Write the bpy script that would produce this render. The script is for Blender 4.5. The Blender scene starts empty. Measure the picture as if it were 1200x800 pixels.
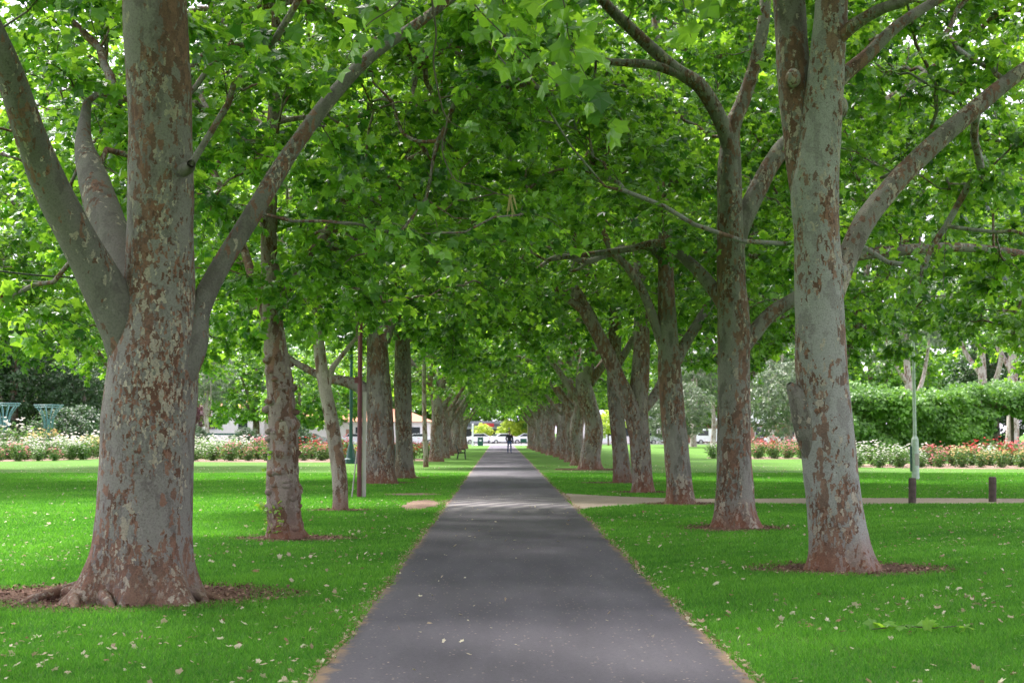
import bpy, bmesh, math, random
import numpy as np
from mathutils import Vector, Matrix

R = math.radians
SC = bpy.context.scene
COL = SC.collection

# ------------------------------------------------------------------ camera
FPX, HC = 1700.0, 1.70
B_ = math.atan(106 / FPX)
A_ = math.atan(14 / FPX * math.cos(B_))
cam_d = bpy.data.cameras.new('camera')
cam_d.sensor_width = 36
cam_d.lens = FPX / 1200 * 36
cam_d.clip_start, cam_d.clip_end = 0.1, 3000
cam_d.dof.use_dof = True
cam_d.dof.focus_distance = 16
cam_d.dof.aperture_fstop = 4.5
cam = bpy.data.objects.new('camera', cam_d)
COL.objects.link(cam)
cam.location = (0, 0, HC)
cam.rotation_euler = (math.pi / 2 + B_, 0, -A_)
SC.camera = cam

# ------------------------------------------------------------------ sky and sun
SUN_EL, SUN_AZ = 56, -38           # azimuth from +Y, negative = left
W = bpy.data.worlds.new("World")
SC.world = W
W.use_nodes = True
nt = W.node_tree
nt.nodes.clear()
sky = nt.nodes.new('ShaderNodeTexSky')
sky.sky_type = 'NISHITA'
sky.sun_disc = False
sky.sun_elevation = R(SUN_EL)
sky.sun_rotation = R(SUN_AZ)
sky.dust_density = 4.0
sky.ozone_density = 1.0
# thin bright cloud over the sky
tc = nt.nodes.new('ShaderNodeTexCoord')
nz = nt.nodes.new('ShaderNodeTexNoise')
nz.inputs['Scale'].default_value = 2.2
nz.inputs['Detail'].default_value = 5
rp = nt.nodes.new('ShaderNodeMapRange')
rp.inputs[1].default_value, rp.inputs[2].default_value = 0.3, 0.65
rp.inputs[3].default_value, rp.inputs[4].default_value = 0.62, 1.0
mx = nt.nodes.new('ShaderNodeMix')
mx.data_type = 'RGBA'
mx.inputs[7].default_value = (10.6, 9.9, 12.2, 1)
bg = nt.nodes.new('ShaderNodeBackground')
bg.inputs[1].default_value = 0.12
wo = nt.nodes.new('ShaderNodeOutputWorld')
nt.links.new(tc.outputs['Generated'], nz.inputs['Vector'])
nt.links.new(nz.outputs[0], rp.inputs[0])
nt.links.new(rp.outputs[0], mx.inputs[0])
nt.links.new(sky.outputs[0], mx.inputs[6])
nt.links.new(mx.outputs[2], bg.inputs[0])
nt.links.new(bg.outputs[0], wo.inputs[0])

sd = bpy.data.lights.new('sun', 'SUN')
sd.energy = 4.8
sd.angle = R(13)
sd.color = (1.0, 0.955, 0.90)
sun = bpy.data.objects.new('sun', sd)
COL.objects.link(sun)
sdir = Vector((math.sin(R(SUN_AZ)) * math.cos(R(SUN_EL)), math.cos(R(SUN_AZ)) * math.cos(R(SUN_EL)), math.sin(R(SUN_EL))))
sun.rotation_euler = sdir.to_track_quat('Z', 'Y').to_euler()
sun.location = (0, 0, 40)

SC.view_settings.view_transform = 'Standard'
SC.view_settings.look = 'None'
SC.view_settings.exposure = 1.16
SC.view_settings.gamma = 1
cy = SC.cycles
cy.max_bounces = 7
cy.diffuse_bounces = 4
cy.glossy_bounces = 2
cy.transmission_bounces = 5
cy.transparent_max_bounces = 4
cy.use_denoising = True
cy.sample_clamp_indirect = 6

# ------------------------------------------------------------------ helpers
_r = np.array([math.cos(A_), -math.sin(A_), 0])
_f = np.array([math.sin(A_) * math.cos(B_), math.cos(A_) * math.cos(B_), math.sin(B_)])
_u = np.array([-math.sin(A_) * math.sin(B_), -math.cos(A_) * math.sin(B_), math.cos(B_)])
CAM = np.array([0, 0, HC])


def ray(px, py):
    return _f + _r * (px - 600) / FPX + _u * (400 - py) / FPX


def P(px, py, Y):
    d = ray(px, py)
    return CAM + d * (Y / d[1])


def G(px, py):
    d = ray(px, py)
    return CAM + d * (-HC / d[2])


def proj(p):
    p = np.atleast_2d(p) - CAM
    z = p @ _f
    zz = np.where(z > 0.1, z, 0.1)
    return 600 + FPX * (p @ _r) / zz, 400 - FPX * (p @ _u) / zz, z


def tag(o, label=None, cat=None, group=None, kind=None):
    if label: o['label'] = label
    if cat: o['category'] = cat
    if group: o['group'] = group
    if kind: o['kind'] = kind
    return o


def empty(name, loc=(0, 0, 0), rz=0.0, scale=1.0):
    o = bpy.data.objects.new(name, None)
    COL.objects.link(o)
    o.location = loc
    o.rotation_euler = (0, 0, rz)
    o.scale = (scale, scale, scale)
    o.empty_display_size = 0.3
    return o


class MB:
    """collects vertices and faces into one mesh"""
    def __init__(s):
        s.V, s.Q, s.T, s.A = [], [], [], []
        s.qm, s.tm = [], []
        s.n = 0

    def add(s, V, quads=None, tris=None, rnd=0.5, m=0):
        V = np.asarray(V, float).reshape(-1, 3)
        s.V.append(V)
        a = np.full(len(V), rnd, np.float32) if np.isscalar(rnd) else np.asarray(rnd, np.float32)
        s.A.append(a)
        if quads is not None and len(quads):
            q = np.asarray(quads, np.int64) + s.n
            s.Q.append(q); s.qm.append(np.full(len(q), m, np.int32))
        if tris is not None and len(tris):
            t = np.asarray(tris, np.int64) + s.n
            s.T.append(t); s.tm.append(np.full(len(t), m, np.int32))
        s.n += len(V)

    def box(s, c, d, rz=0.0, m=0, rnd=0.5, taper=1.0):
        x, y, z = np.array(d) / 2
        v = np.array([[-x, -y, -z], [x, -y, -z], [x, y, -z], [-x, y, -z], [-x * taper, -y * taper, z], [x * taper, -y * taper, z], [x * taper, y * taper, z], [-x * taper, y * taper, z]])
        cr, sr = math.cos(rz), math.sin(rz)
        v = v @ np.array([[cr, sr, 0], [-sr, cr, 0], [0, 0, 1]]) + np.array(c)
        s.add(v, [[0, 3, 2, 1], [4, 5, 6, 7], [0, 1, 5, 4], [1, 2, 6, 5], [2, 3, 7, 6], [3, 0, 4, 7]], m=m, rnd=rnd)

    def prism(s, poly, axis_from, axis_to, m=0):
        """poly: (x,z) profile extruded along y between two values"""
        n = len(poly)
        a = [(x, axis_from, z) for x, z in poly]
        b = [(x, axis_to, z) for x, z in poly]
        q = [[i, (i + 1) % n, n + (i + 1) % n, n + i] for i in range(n)]
        s.add(a + b, quads=q, m=m)
        c = np.mean(np.array(poly), 0)
        for yy, fl in ((axis_from, 0), (axis_to, 1)):
            v = [(x, yy, z) for x, z in poly] + [(c[0], yy, c[1])]
            s.add(v, tris=[[i, n, (i + 1) % n] if not fl else [(i + 1) % n, n, i] for i in range(n)], m=m)

    def tube(s, pts, rad, sides=6, disp=None, caps=True, m=0, rnd=0.5):
        pts = np.asarray(pts, float)
        n = len(pts)
        rad = np.broadcast_to(np.asarray(rad, float), (n,))
        tan = np.gradient(pts, axis=0)
        tan /= np.linalg.norm(tan, axis=1)[:, None] + 1e-9
        t0 = tan[0]
        ref = np.array([1., 0, 0]) if abs(t0[0]) < 0.8 else np.array([0, 1., 0])
        U = np.zeros((n, 3)); Vv = np.zeros((n, 3))
        u = ref - t0 * (ref @ t0); u /= np.linalg.norm(u)
        for i in range(n):
            u = u - tan[i] * (u @ tan[i]); u /= np.linalg.norm(u) + 1e-9
            U[i] = u; Vv[i] = np.cross(tan[i], u)
        th = np.linspace(0, 2 * math.pi, sides, endpoint=False)
        rr = rad[:, None] * np.ones(sides)[None]
        ring = U[:, None] * np.cos(th)[None, :, None] + Vv[:, None] * np.sin(th)[None, :, None]
        if disp is not None:
            rr = disp(rr, th, pts, ring)
        X = pts[:, None] + ring * rr[..., None]
        i, j = np.meshgrid(np.arange(n - 1), np.arange(sides), indexing='ij')
        a = i * sides + j; b = i * sides + (j + 1) % sides
        q = np.stack([a, b, b + sides, a + sides], -1).reshape(-1, 4)
        s.add(X.reshape(-1, 3), quads=q, m=m, rnd=rnd)
        if caps:
            for k, fl in ((0, 1), (n - 1, 0)):
                v = np.vstack([X[k], pts[k][None]])
                t = [[j, (j + 1) % sides, sides] if not fl else [(j + 1) % sides, j, sides] for j in range(sides)]
                s.add(v, tris=t, m=m, rnd=rnd)

    def sphere(s, c, r, n=10, m=0, rnd=0.5):
        r = np.broadcast_to(np.asarray(r, float), (3,))
        pz = np.sin(np.linspace(-math.pi / 2, math.pi / 2, n))
        pr = np.cos(np.linspace(-math.pi / 2, math.pi / 2, n))
        th = np.linspace(0, 2 * math.pi, n * 2, endpoint=False)
        X = np.stack([pr[:, None] * np.cos(th), pr[:, None] * np.sin(th), pz[:, None] * np.ones(n * 2)], -1) * r + np.array(c)
        i, j = np.meshgrid(np.arange(n - 1), np.arange(2 * n), indexing='ij')
        a = i * 2 * n + j; b = i * 2 * n + (j + 1) % (2 * n)
        s.add(X.reshape(-1, 3), quads=np.stack([a, b, b + 2 * n, a + 2 * n], -1).reshape(-1, 4), m=m, rnd=rnd)

    def build(s, name, mats, parent=None, smooth=False):
        V = np.concatenate(s.V).astype(np.float32)
        A = np.concatenate(s.A)
        Q = np.concatenate(s.Q) if s.Q else np.zeros((0, 4), np.int64)
        T = np.concatenate(s.T) if s.T else np.zeros((0, 3), np.int64)
        mi = np.concatenate((s.qm or []) + (s.tm or [])) if (s.qm or s.tm) else np.zeros(0, np.int32)
        me = bpy.data.meshes.new(name)
        me.vertices.add(len(V)); me.vertices.foreach_set('co', V.ravel())
        loops = np.concatenate([Q.ravel(), T.ravel()]).astype(np.int32)
        me.loops.add(len(loops)); me.loops.foreach_set('vertex_index', loops)
        nf = len(Q) + len(T)
        st = np.concatenate([np.arange(len(Q)) * 4, len(Q) * 4 + np.arange(len(T)) * 3]).astype(np.int32)
        me.polygons.add(nf)
        me.polygons.foreach_set('loop_start', st)
        me.polygons.foreach_set('material_index', mi)
        at = me.attributes.new('rnd', 'FLOAT', 'POINT')
        at.data.foreach_set('value', A)
        me.polygons.foreach_set('use_smooth', np.full(nf, smooth, bool))
        me.update(calc_edges=True)
        for mm in (mats if isinstance(mats, (list, tuple)) else [mats]):
            me.materials.append(mm)
        o = bpy.data.objects.new(name, me)
        COL.objects.link(o)
        if parent is not None: o.parent = parent
        return o


def copy_tree(root, loc, rz=0.0, scale=1.0):
    r = root.copy(); COL.objects.link(r)
    r.location = loc; r.rotation_euler = (0, 0, rz); r.scale = (scale,) * 3
    for ch in root.children:
        c = ch.copy(); COL.objects.link(c); c.parent = r
        for g in ch.children:
            d = g.copy(); COL.objects.link(d); d.parent = c
    return r


class Noise:
    """smooth pseudo noise: a sum of sines in random directions"""
    def __init__(s, seed, n=10):
        g = np.random.default_rng(seed)
        s.k = g.normal(size=(n, 3)); s.p = g.uniform(0, 6.28, n)

    def __call__(s, X, f=1.0):
        return np.sin((X * f) @ s.k.T + s.p).mean(-1) * 1.6


# ------------------------------------------------------------------ materials
def new_mat(name):
    m = bpy.data.materials.new(name); m.use_nodes = True
    nt = m.node_tree
    b = nt.nodes['Principled BSDF']
    return m, nt, b


def N(nt, kind, **kw):
    n = nt.nodes.new(kind)
    for k, v in kw.items():
        if k.startswith('i_'): n.inputs[k[2:]].default_value = v
        elif k.startswith('n_'): n.inputs[int(k[2:])].default_value = v
        else: setattr(n, k, v)
    return n


def ramp(nt, fac, stops, interp='LINEAR'):
    n = nt.nodes.new('ShaderNodeValToRGB')
    cr = n.color_ramp; cr.interpolation = interp
    while len(cr.elements) < len(stops): cr.elements.new(0.5)
    for e, (p, c) in zip(cr.elements, stops):
        e.position = p
        e.color = (c, c, c, 1) if np.isscalar(c) else (*c, 1)
    nt.links.new(fac, n.inputs[0])
    return n.outputs[0]


def mixc(nt, fac, a, b):
    n = nt.nodes.new('ShaderNodeMix'); n.data_type = 'RGBA'
    for v, k in ((fac, 0), (a, 6), (b, 7)):
        if isinstance(v, (int, float)): n.inputs[k].default_value = v
        elif isinstance(v, tuple): n.inputs[k].default_value = (*v, 1)
        else: nt.links.new(v, n.inputs[k])
    return n.outputs[2]


def math_(nt, op, a, b=None, clamp=False):
    n = nt.nodes.new('ShaderNodeMath'); n.operation = op; n.use_clamp = clamp
    for v, k in ((a, 0), (b, 1)):
        if v is None: continue
        if isinstance(v, (int, float)): n.inputs[k].default_value = v
        else: nt.links.new(v, n.inputs[k])
    return n.outputs[0]


def noise(nt, vec, scale, detail=4, rough=0.55, dist=0.0):
    n = N(nt, 'ShaderNodeTexNoise', i_Scale=scale, i_Detail=detail, i_Roughness=rough, i_Distortion=dist)
    nt.links.new(vec, n.inputs['Vector'])
    return n.outputs[0]


def mapping(nt, src, scale=(1, 1, 1), add_world=False):
    mp = nt.nodes.new('ShaderNodeMapping')
    mp.inputs['Scale'].default_value = scale
    nt.links.new(src, mp.inputs['Vector'])
    return mp.outputs[0]


def bump(nt, bsdf, h, strength=0.3, dist=0.02):
    n = N(nt, 'ShaderNodeBump', i_Strength=strength, i_Distance=dist)
    nt.links.new(h, n.inputs['Height'])
    nt.links.new(n.outputs[0], bsdf.inputs['Normal'])


def plain(name, col, rough=0.6, metal=0.0, var=0.0, scale=3.0):
    m, nt, b = new_mat(name)
    b.inputs['Roughness'].default_value = rough
    b.inputs['Metallic'].default_value = metal
    tcn = nt.nodes.new('ShaderNodeTexCoord')
    f = noise(nt, tcn.outputs['Object'], scale, 5)
    v = max(var, 0.06)
    nt.links.new(ramp(nt, f, [(0.3, tuple(c * (1 - v) for c in col)), (0.7, tuple(min(1, c * (1 + v)) for c in col))]), b.inputs['Base Color'])
    return m


def bark_mat(name, base=(0.215, 0.20, 0.19), dark=(0.135, 0.12, 0.115), rust=(0.17, 0.088, 0.055), cream=(0.43, 0.385, 0.30), amt=0.5, foot=True, green=0.35, zs=1.0, ps=1.0, footc=None, fleck=0.0):
    """flaking plane bark: smooth grey skin with small cream, brown and grey plates in bands"""
    m, nt, b = new_mat(name)
    b.inputs['Roughness'].default_value = 0.85
    b.inputs['Specular IOR Level'].default_value = 0.25
    tcn = nt.nodes.new('ShaderNodeTexCoord')
    oi = nt.nodes.new('ShaderNodeObjectInfo')
    ad = nt.nodes.new('ShaderNodeVectorMath'); ad.operation = 'ADD'
    sc = nt.nodes.new('ShaderNodeVectorMath'); sc.operation = 'SCALE'; sc.inputs['Scale'].default_value = 50
    nt.links.new(oi.outputs['Random'], sc.inputs[0])
    nt.links.new(tcn.outputs['Object'], ad.inputs[0]); nt.links.new(sc.outputs[0], ad.inputs[1])
    vec = ad.outputs[0]
    v1 = mapping(nt, vec, (1, 1, 0.45))
    # jitter the lookup so that the plates get ragged outlines
    wn = N(nt, 'ShaderNodeTexNoise', i_Scale=16.0, i_Detail=4.0, i_Roughness=.6)
    nt.links.new(vec, wn.inputs['Vector'])
    wv = nt.nodes.new('ShaderNodeVectorMath'); wv.operation = 'MULTIPLY_ADD'
    wv.inputs[1].default_value = (.10, .10, .10)
    nt.links.new(wn.outputs['Color'], wv.inputs[0]); nt.links.new(v1, wv.inputs[2])
    zone = noise(nt, mapping(nt, vec, (1.6, 1.6, .5)), 1.5 * zs, 3)
    zone2 = noise(nt, mapping(nt, vec, (1.3, 1.3, .6)), 2.3 * zs, 2)
    nA = noise(nt, wv.outputs[0], 5.0, 5, 0.6, 0.4)
    fine = noise(nt, vec, 55.0, 4, 0.65)
    sep = nt.nodes.new('ShaderNodeSeparateXYZ'); nt.links.new(tcn.outputs['Object'], sep.inputs[0])
    low = nt.nodes.new('ShaderNodeMapRange')
    low.inputs[1].default_value, low.inputs[2].default_value = 0.75, 0.0
    low.inputs[3].default_value, low.inputs[4].default_value = 0.0, 0.38 if foot else 0.0
    nt.links.new(sep.outputs[2], low.inputs[0])

    def plates(scale):
        v = N(nt, 'ShaderNodeTexVoronoi', i_Scale=scale); nt.links.new(wv.outputs[0], v.inputs['Vector'])
        sp = nt.nodes.new('ShaderNodeSeparateColor'); nt.links.new(v.outputs['Color'], sp.inputs[0])
        return sp.outputs[0], sp.outputs[1], v.outputs['Distance']
    a1, a2, ad_ = plates(13.0 * ps)
    b1, b2, bd_ = plates(24.0 * ps)
    c = ramp(nt, nA, [(0.0, dark), (0.42, dark), (0.48, base), (0.62, base), (0.67, tuple(x * 1.25 for x in base)), (1.0, tuple(x * 1.25 for x in base))])
    c = mixc(nt, ramp(nt, zone2, [(0.45, 0.0), (0.62, green)]), c, (0.17, 0.195, 0.15))
    # big plates
    zz = math_(nt, 'ADD', math_(nt, 'MULTIPLY', math_(nt, 'SUBTRACT', zone, 0.5), 4.2), math_(nt, 'ADD', low.outputs[0], 0.5 * amt + .05))
    mA = math_(nt, 'LESS_THAN', a1, zz)
    rustv = mixc(nt, a2, tuple(x * 0.65 for x in rust), tuple(x * 1.5 for x in rust))
    c = mixc(nt, math_(nt, 'MULTIPLY', mA, .85), c, rustv)
    # small plates
    zb = math_(nt, 'ADD', math_(nt, 'MULTIPLY', math_(nt, 'SUBTRACT', zone2, 0.5), 3.2), math_(nt, 'ADD', math_(nt, 'MULTIPLY', low.outputs[0], .8), 0.42 * amt))
    mB = math_(nt, 'LESS_THAN', b1, zb)
    cb = ramp(nt, b2, [(0.0, tuple(x * .7 for x in rust)), (0.34, tuple(x * 1.3 for x in rust)), (0.56, dark), (0.70, tuple(x * .8 for x in cream)), (0.88, cream)], 'CONSTANT')
    c = mixc(nt, mB, c, cb)
    foots = ramp(nt, math_(nt, 'ADD', low.outputs[0], math_(nt, 'MULTIPLY', math_(nt, 'SUBTRACT', nA, .5), .5)), [(0.12, 0.0), (0.38, .72)])
    c = mixc(nt, foots, c, mixc(nt, fine, tuple(x * 0.6 for x in (footc or (.22, .095, .052))), tuple(x * 1.3 for x in (footc or (.22, .095, .052)))))
    # scattered pale flecks
    mC = math_(nt, 'GREATER_THAN', math_(nt, 'MULTIPLY', a2, noise(nt, v1, 3.0, 2)), 0.545 - .02 * amt - fleck)
    c = mixc(nt, math_(nt, 'MULTIPLY', mC, .9), c, mixc(nt, b2, cream, tuple(x * .75 for x in cream)))
    c = mixc(nt, ramp(nt, fine, [(0.32, 0.45), (0.52, 0.0)]), c, (0.06, 0.05, 0.045))
    c = mixc(nt, ramp(nt, fine, [(0.58, 0.0), (0.75, 0.25)]), c, tuple(min(1, x * 1.7) for x in base))
    nt.links.new(c, b.inputs['Base Color'])
    h = math_(nt, 'ADD', math_(nt, 'MULTIPLY', mA, -0.7), math_(nt, 'MULTIPLY', mB, 0.5))
    h = math_(nt, 'ADD', h, math_(nt, 'MULTIPLY', mC, -0.5))
    h = math_(nt, 'ADD', h, math_(nt, 'ADD', math_(nt, 'MULTIPLY', fine, 1.1), math_(nt, 'MULTIPLY', nA, 0.8)))
    bump(nt, b, h, 0.75, 0.018)
    return m


def leaf_mat(name, dark, light, tdark, tlight, rough=0.45, spec=0.35):
    m = bpy.data.materials.new(name); m.use_nodes = True
    nt = m.node_tree
    b = nt.nodes['Principled BSDF']
    out = nt.nodes['Material Output']
    at = nt.nodes.new('ShaderNodeAttribute'); at.attribute_name = 'rnd'
    nt.links.new(mixc(nt, at.outputs['Fac'], dark, light), b.inputs['Base Color'])
    b.inputs['Roughness'].default_value = rough
    b.inputs['Specular IOR Level'].default_value = spec
    tr = nt.nodes.new('ShaderNodeBsdfTranslucent')
    nt.links.new(mixc(nt, at.outputs['Fac'], tdark, tlight), tr.inputs[0])
    ad = nt.nodes.new('ShaderNodeAddShader')
    nt.links.new(b.outputs[0], ad.inputs[0]); nt.links.new(tr.outputs[0], ad.inputs[1])
    nt.links.new(ad.outputs[0], out.inputs[0])
    return m


BARK = bark_mat('plane_bark', base=(.235, .225, .195), dark=(.15, .14, .12), amt=.35, ps=1.25)
BARK_BIG = bark_mat('old_plane_bark', base=(0.235, 0.220, 0.200), footc=(.20, .125, .085), dark=(.165, .145, .135), amt=.6, zs=.8, ps=1.7, rust=(.175, .086, .055))
BARK_PALE = bark_mat('pale_plane_bark', base=(0.31, 0.315, 0.285), dark=(0.24, 0.235, 0.215), amt=.3, ps=1.3, rust=(.18, .098, .062))
BARK_KNOB = bark_mat('knobbly_bark', base=(0.29, 0.235, 0.205), dark=(0.20, 0.15, 0.125), amt=.3, green=.1)
BARK_WHITE = bark_mat('smooth_pale_bark', base=(0.40, 0.34, 0.295), dark=(0.30, 0.25, 0.215), amt=.05, green=.1)
BARK_FAR = bark_mat('brown_grey_bark', base=(0.26, 0.235, 0.205), dark=(0.165, 0.145, 0.125), amt=.40, ps=1.2, green=.2)
BARK_GUM = bark_mat('gum_bark', base=(0.50, 0.44, 0.41), dark=(0.36, 0.30, 0.27), amt=.0, foot=False, green=.0)
BARK_LIMB = bark_mat('olive_limb_bark', base=(0.165, 0.155, 0.135), dark=(0.125, 0.115, 0.10), amt=-.25, foot=False, ps=1.6, fleck=.035, green=.2)
BARK_PLIMB = bark_mat('pale_limb_bark', base=(0.20, 0.19, 0.16), dark=(0.13, 0.115, 0.095), amt=.3, foot=False, ps=1.4, fleck=.01)
TWIG = plain('twig_wood', (0.09, 0.075, 0.055), 0.8, var=0.3)
LEAF = leaf_mat('plane_leaf', (0.020, 0.062, 0.012), (0.090, 0.19, 0.024), (0.03, 0.11, 0.005), (0.30, 0.50, 0.03), .36, .4)
LEAF_DK = leaf_mat('dark_evergreen_leaf', (0.022, 0.05, 0.02), (0.05, 0.09, 0.035), (0.01, 0.03, 0.008), (0.04, 0.08, 0.02))
LEAF_GUM = leaf_mat('gum_leaf', (0.07, 0.10, 0.06), (0.15, 0.18, 0.11), (0.04, 0.07, 0.03), (0.10, 0.14, 0.06))
LEAF_YEL = leaf_mat('yellow_leaf', (0.20, 0.27, 0.03), (0.36, 0.42, 0.05), (0.20, 0.26, 0.02), (0.32, 0.38, 0.04))
LEAF_VINE = leaf_mat('vine_leaf', (0.030, 0.085, 0.012), (0.085, 0.19, 0.02), (0.04, 0.11, 0.01), (0.15, 0.28, 0.02))
LEAF_ROSE = leaf_mat('rose_leaf', (0.045, 0.10, 0.03), (0.10, 0.18, 0.05), (0.03, 0.08, 0.01), (0.10, 0.18, 0.03))
LEAF_PURPLE = leaf_mat('purple_leaf', (0.06, 0.025, 0.035), (0.11, 0.05, 0.06), (0.05, 0.01, 0.02), (0.09, 0.03, 0.03))

# ------------------------------------------------------------------ leaves
L10 = np.array([[0, .35, .03], [0, .06, 0], [.42, -.02, -.05], [.40, .22, 0], [.64, .52, -.10], [.33, .60, 0], [0, 1.0, -.14], [-.33, .60, 0], [-.64, .52, -.10], [-.40, .22, 0], [-.42, -.02, -.05]])
T10 = np.array([[0, i, i % 10 + 1] for i in range(1, 11)])
L4 = np.array([[0, 0, 0.02], [.58, .38, -.08], [.28, .56, 0], [0, 1.0, -.14], [-.28, .56, 0], [-.58, .38, -.08]])
T4 = np.array([[0, 1, 2], [0, 2, 3], [0, 3, 4], [0, 4, 5]])
L2 = np.array([[0, 0, 0.0], [.30, .5, .04], [0, 1.0, -.08], [-.30, .5, .04]])
T2 = np.array([[0, 1, 2], [0, 2, 3]])


def put_leaves(mb, pos, axis, nrm, size, rnd, shape=0, m=0, wid=1.0):
    tv, tt = ((L10, T10), (L4, T4), (L2, T2))[shape]
    axis = axis / (np.linalg.norm(axis, axis=1)[:, None] + 1e-9)
    nrm = nrm - axis * (nrm * axis).sum(1)[:, None]
    nrm /= np.linalg.norm(nrm, axis=1)[:, None] + 1e-9
    side = np.cross(axis, nrm)
    n = len(pos)
    X = (pos[:, None] + (side[:, None] * (tv[:, 0] * wid)[None, :, None] + axis[:, None] * tv[:, 1][None, :, None] + nrm[:, None] * tv[:, 2][None, :, None]) * size[:, None, None])
    k = len(tv)
    F = (tt[None] + (np.arange(n) * k)[:, None, None]).reshape(-1, 3)
    mb.add(X.reshape(-1, 3), tris=F, rnd=np.repeat(rnd, k), m=m)


def resample(pts, step):
    pts = np.asarray(pts, float)
    P0 = np.vstack([2 * pts[0] - pts[1], pts, 2 * pts[-1] - pts[-2]])
    out = []
    for i in range(1, len(P0) - 2):
        a, b, c, d = P0[i - 1], P0[i], P0[i + 1], P0[i + 2]
        n = max(2, int(np.linalg.norm((c - b)[:3]) / step) + 1)
        t = np.linspace(0, 1, n, endpoint=False)[:, None]
        out.append(0.5 * (2 * b + (c - a) * t + (2 * a - 5 * b + 4 * c - d) * t ** 2 + (3 * b - a - 3 * c + d) * t ** 3))
    out.append(pts[-1][None])
    return np.vstack(out)


def grow(seed, limbs, centres, wood, crown, leaf_n=14, twig_n=9, leaf=0.15, shape=0, clump=(0.85, 0.85, 0.5), zmin=2.4, pipe=0.012, twigs=True, spread_rnd=1.0, filt=None, twig_m=1, droop=0.5, pathok=None):
    """joins every clump centre to the nearest limb with a bent branch, hangs leafy twigs on it"""
    g = np.random.default_rng(seed)
    pos, par, rad = [], [], []
    for L in limbs:
        Q = resample(L, 0.35)
        base = len(pos)
        for i, q in enumerate(Q):
            pos.append(q[:3]); rad.append(q[3])
            par.append(-1)
    nl = len(pos)
    pos = list(pos)
    okn = np.array([p[2] > zmin for p in pos])
    PX = np.zeros((nl + len(centres) * 6, 3)); PX[:nl] = pos
    OK = np.zeros(len(PX), bool); OK[:nl] = okn
    par = list(par)
    n = nl
    d0 = np.array([np.linalg.norm(PX[:n][OK[:n]] - c, axis=1).min() for c in centres])
    order = np.argsort(d0)
    paths = []
    for ci in order:
        c = centres[ci]
        d = c - PX[:n]
        dist = np.linalg.norm(d, axis=1)
        cost = dist + 0.35 * np.maximum(0, -d[:, 2]) + np.where(OK[:n], 0, 99) + g.uniform(0, 0.15, n)
        cost[nl:] += 0.15
        j = int(np.argmin(cost))
        s = PX[j]
        dd = dist[j]
        mid = (s + c) / 2 + g.normal(size=3) * 0.12 * dd + np.array([0, 0, 0.10 * dd])
        if par[j] >= 0:
            pd = PX[j] - PX[par[j]]
            pd = pd / (np.linalg.norm(pd) + 1e-9)
            mid = mid + pd * 0.2 * dd
        k = 5
        t = np.linspace(0, 1, k + 1)[:, None]
        path = (1 - t) ** 2 * s + 2 * t * (1 - t) * mid + t ** 2 * c
        path[1:-1] += g.normal(size=(k - 1, 3)) * 0.03 * dd
        if pathok is not None and not pathok(path): continue
        ids = [j]
        for q in path[1:]:
            PX[n] = q; OK[n] = True
            par.append(ids[-1]); ids.append(n); n += 1
        paths.append((ids, path))
    cnt = np.zeros(n)
    for ids, _ in paths:
        k = ids[-1]
        while k >= nl:
            cnt[k] += 1; k = par[k]
        cnt[k] += 1
    S, E, M, rr = [], [], [], []
    for ids, path in paths:
        r = pipe * np.sqrt(np.maximum(cnt[ids[1:]], 1))
        r0 = r[0] * 1.15
        if ids[0] < nl: r0 = min(r0, rad[ids[0]] * 0.8)
        rad_ = np.concatenate([[r0], np.minimum(r, r0)])
        rad_[-1] = max(rad_[-1] * 0.7, 0.005)
        wood.tube(path, rad_, sides=6 if rad_[0] > 0.03 else 4, caps=False)
        c = path[-1]
        u = g.normal(size=(twig_n, 3)); u /= np.linalg.norm(u, axis=1)[:, None]
        u *= g.uniform(0.45, 1.0, (twig_n, 1))
        od = path[-1] - path[-3]; od /= np.linalg.norm(od) + 1e-9
        e = c + (u + od * 0.35) * np.array(clump)
        k = g.integers(2, 6, twig_n)
        s = path[k]
        S.append(s); E.append(e)
    S = np.concatenate(S); E = np.concatenate(E)
    T = len(S)
    Mi = (S + E) / 2 + np.array([0, 0, 0.12]) + g.normal(size=(T, 3)) * 0.08
    E = E - np.array([0, 0, 0.10])
    if twigs:
        tt = np.array([0, 0.35, 0.7, 1.0])
        X = ((1 - tt) ** 2)[None, :, None] * S[:, None] + (2 * tt * (1 - tt))[None, :, None] * Mi[:, None] + (tt ** 2)[None, :, None] * E[:, None]
        w = np.array([0.008, 0.006, 0.0045, 0.002])
        offs = np.array([[1, 0, 0.3], [-.5, .8, 0], [-.5, -.8, -.3]])
        V = X[:, :, None] + offs[None, None] * w[None, :, None, None]
        q = []
        for i in range(3):
            for j in range(3):
                a = i * 3 + j; b_ = i * 3 + (j + 1) % 3
                q.append([a, b_, b_ + 3, a + 3])
        q = (np.array(q)[None] + (np.arange(T) * 12)[:, None, None]).reshape(-1, 4)
        crown.add(V.reshape(-1, 3), quads=q, m=twig_m)
    t = g.uniform(0.2, 1.05, (T, leaf_n))
    t[:, 0] = 1.0
    pos = ((1 - t) ** 2)[..., None] * S[:, None] + (2 * t * (1 - t))[..., None] * Mi[:, None] + (t ** 2)[..., None] * E[:, None]
    td = (E - S); td /= np.linalg.norm(td, axis=1)[:, None] + 1e-9
    ax = td[:, None] * 0.5 + g.normal(size=(T, leaf_n, 3)) * np.array([.75, .75, .35]) + np.array([0, 0, -droop])
    nr = np.array([0, 0, 1.0]) + g.normal(size=(T, leaf_n, 3)) * 0.55
    pos = pos + ax / (np.linalg.norm(ax, axis=2)[..., None]) * 0.05 + g.normal(size=pos.shape) * 0.03
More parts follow.
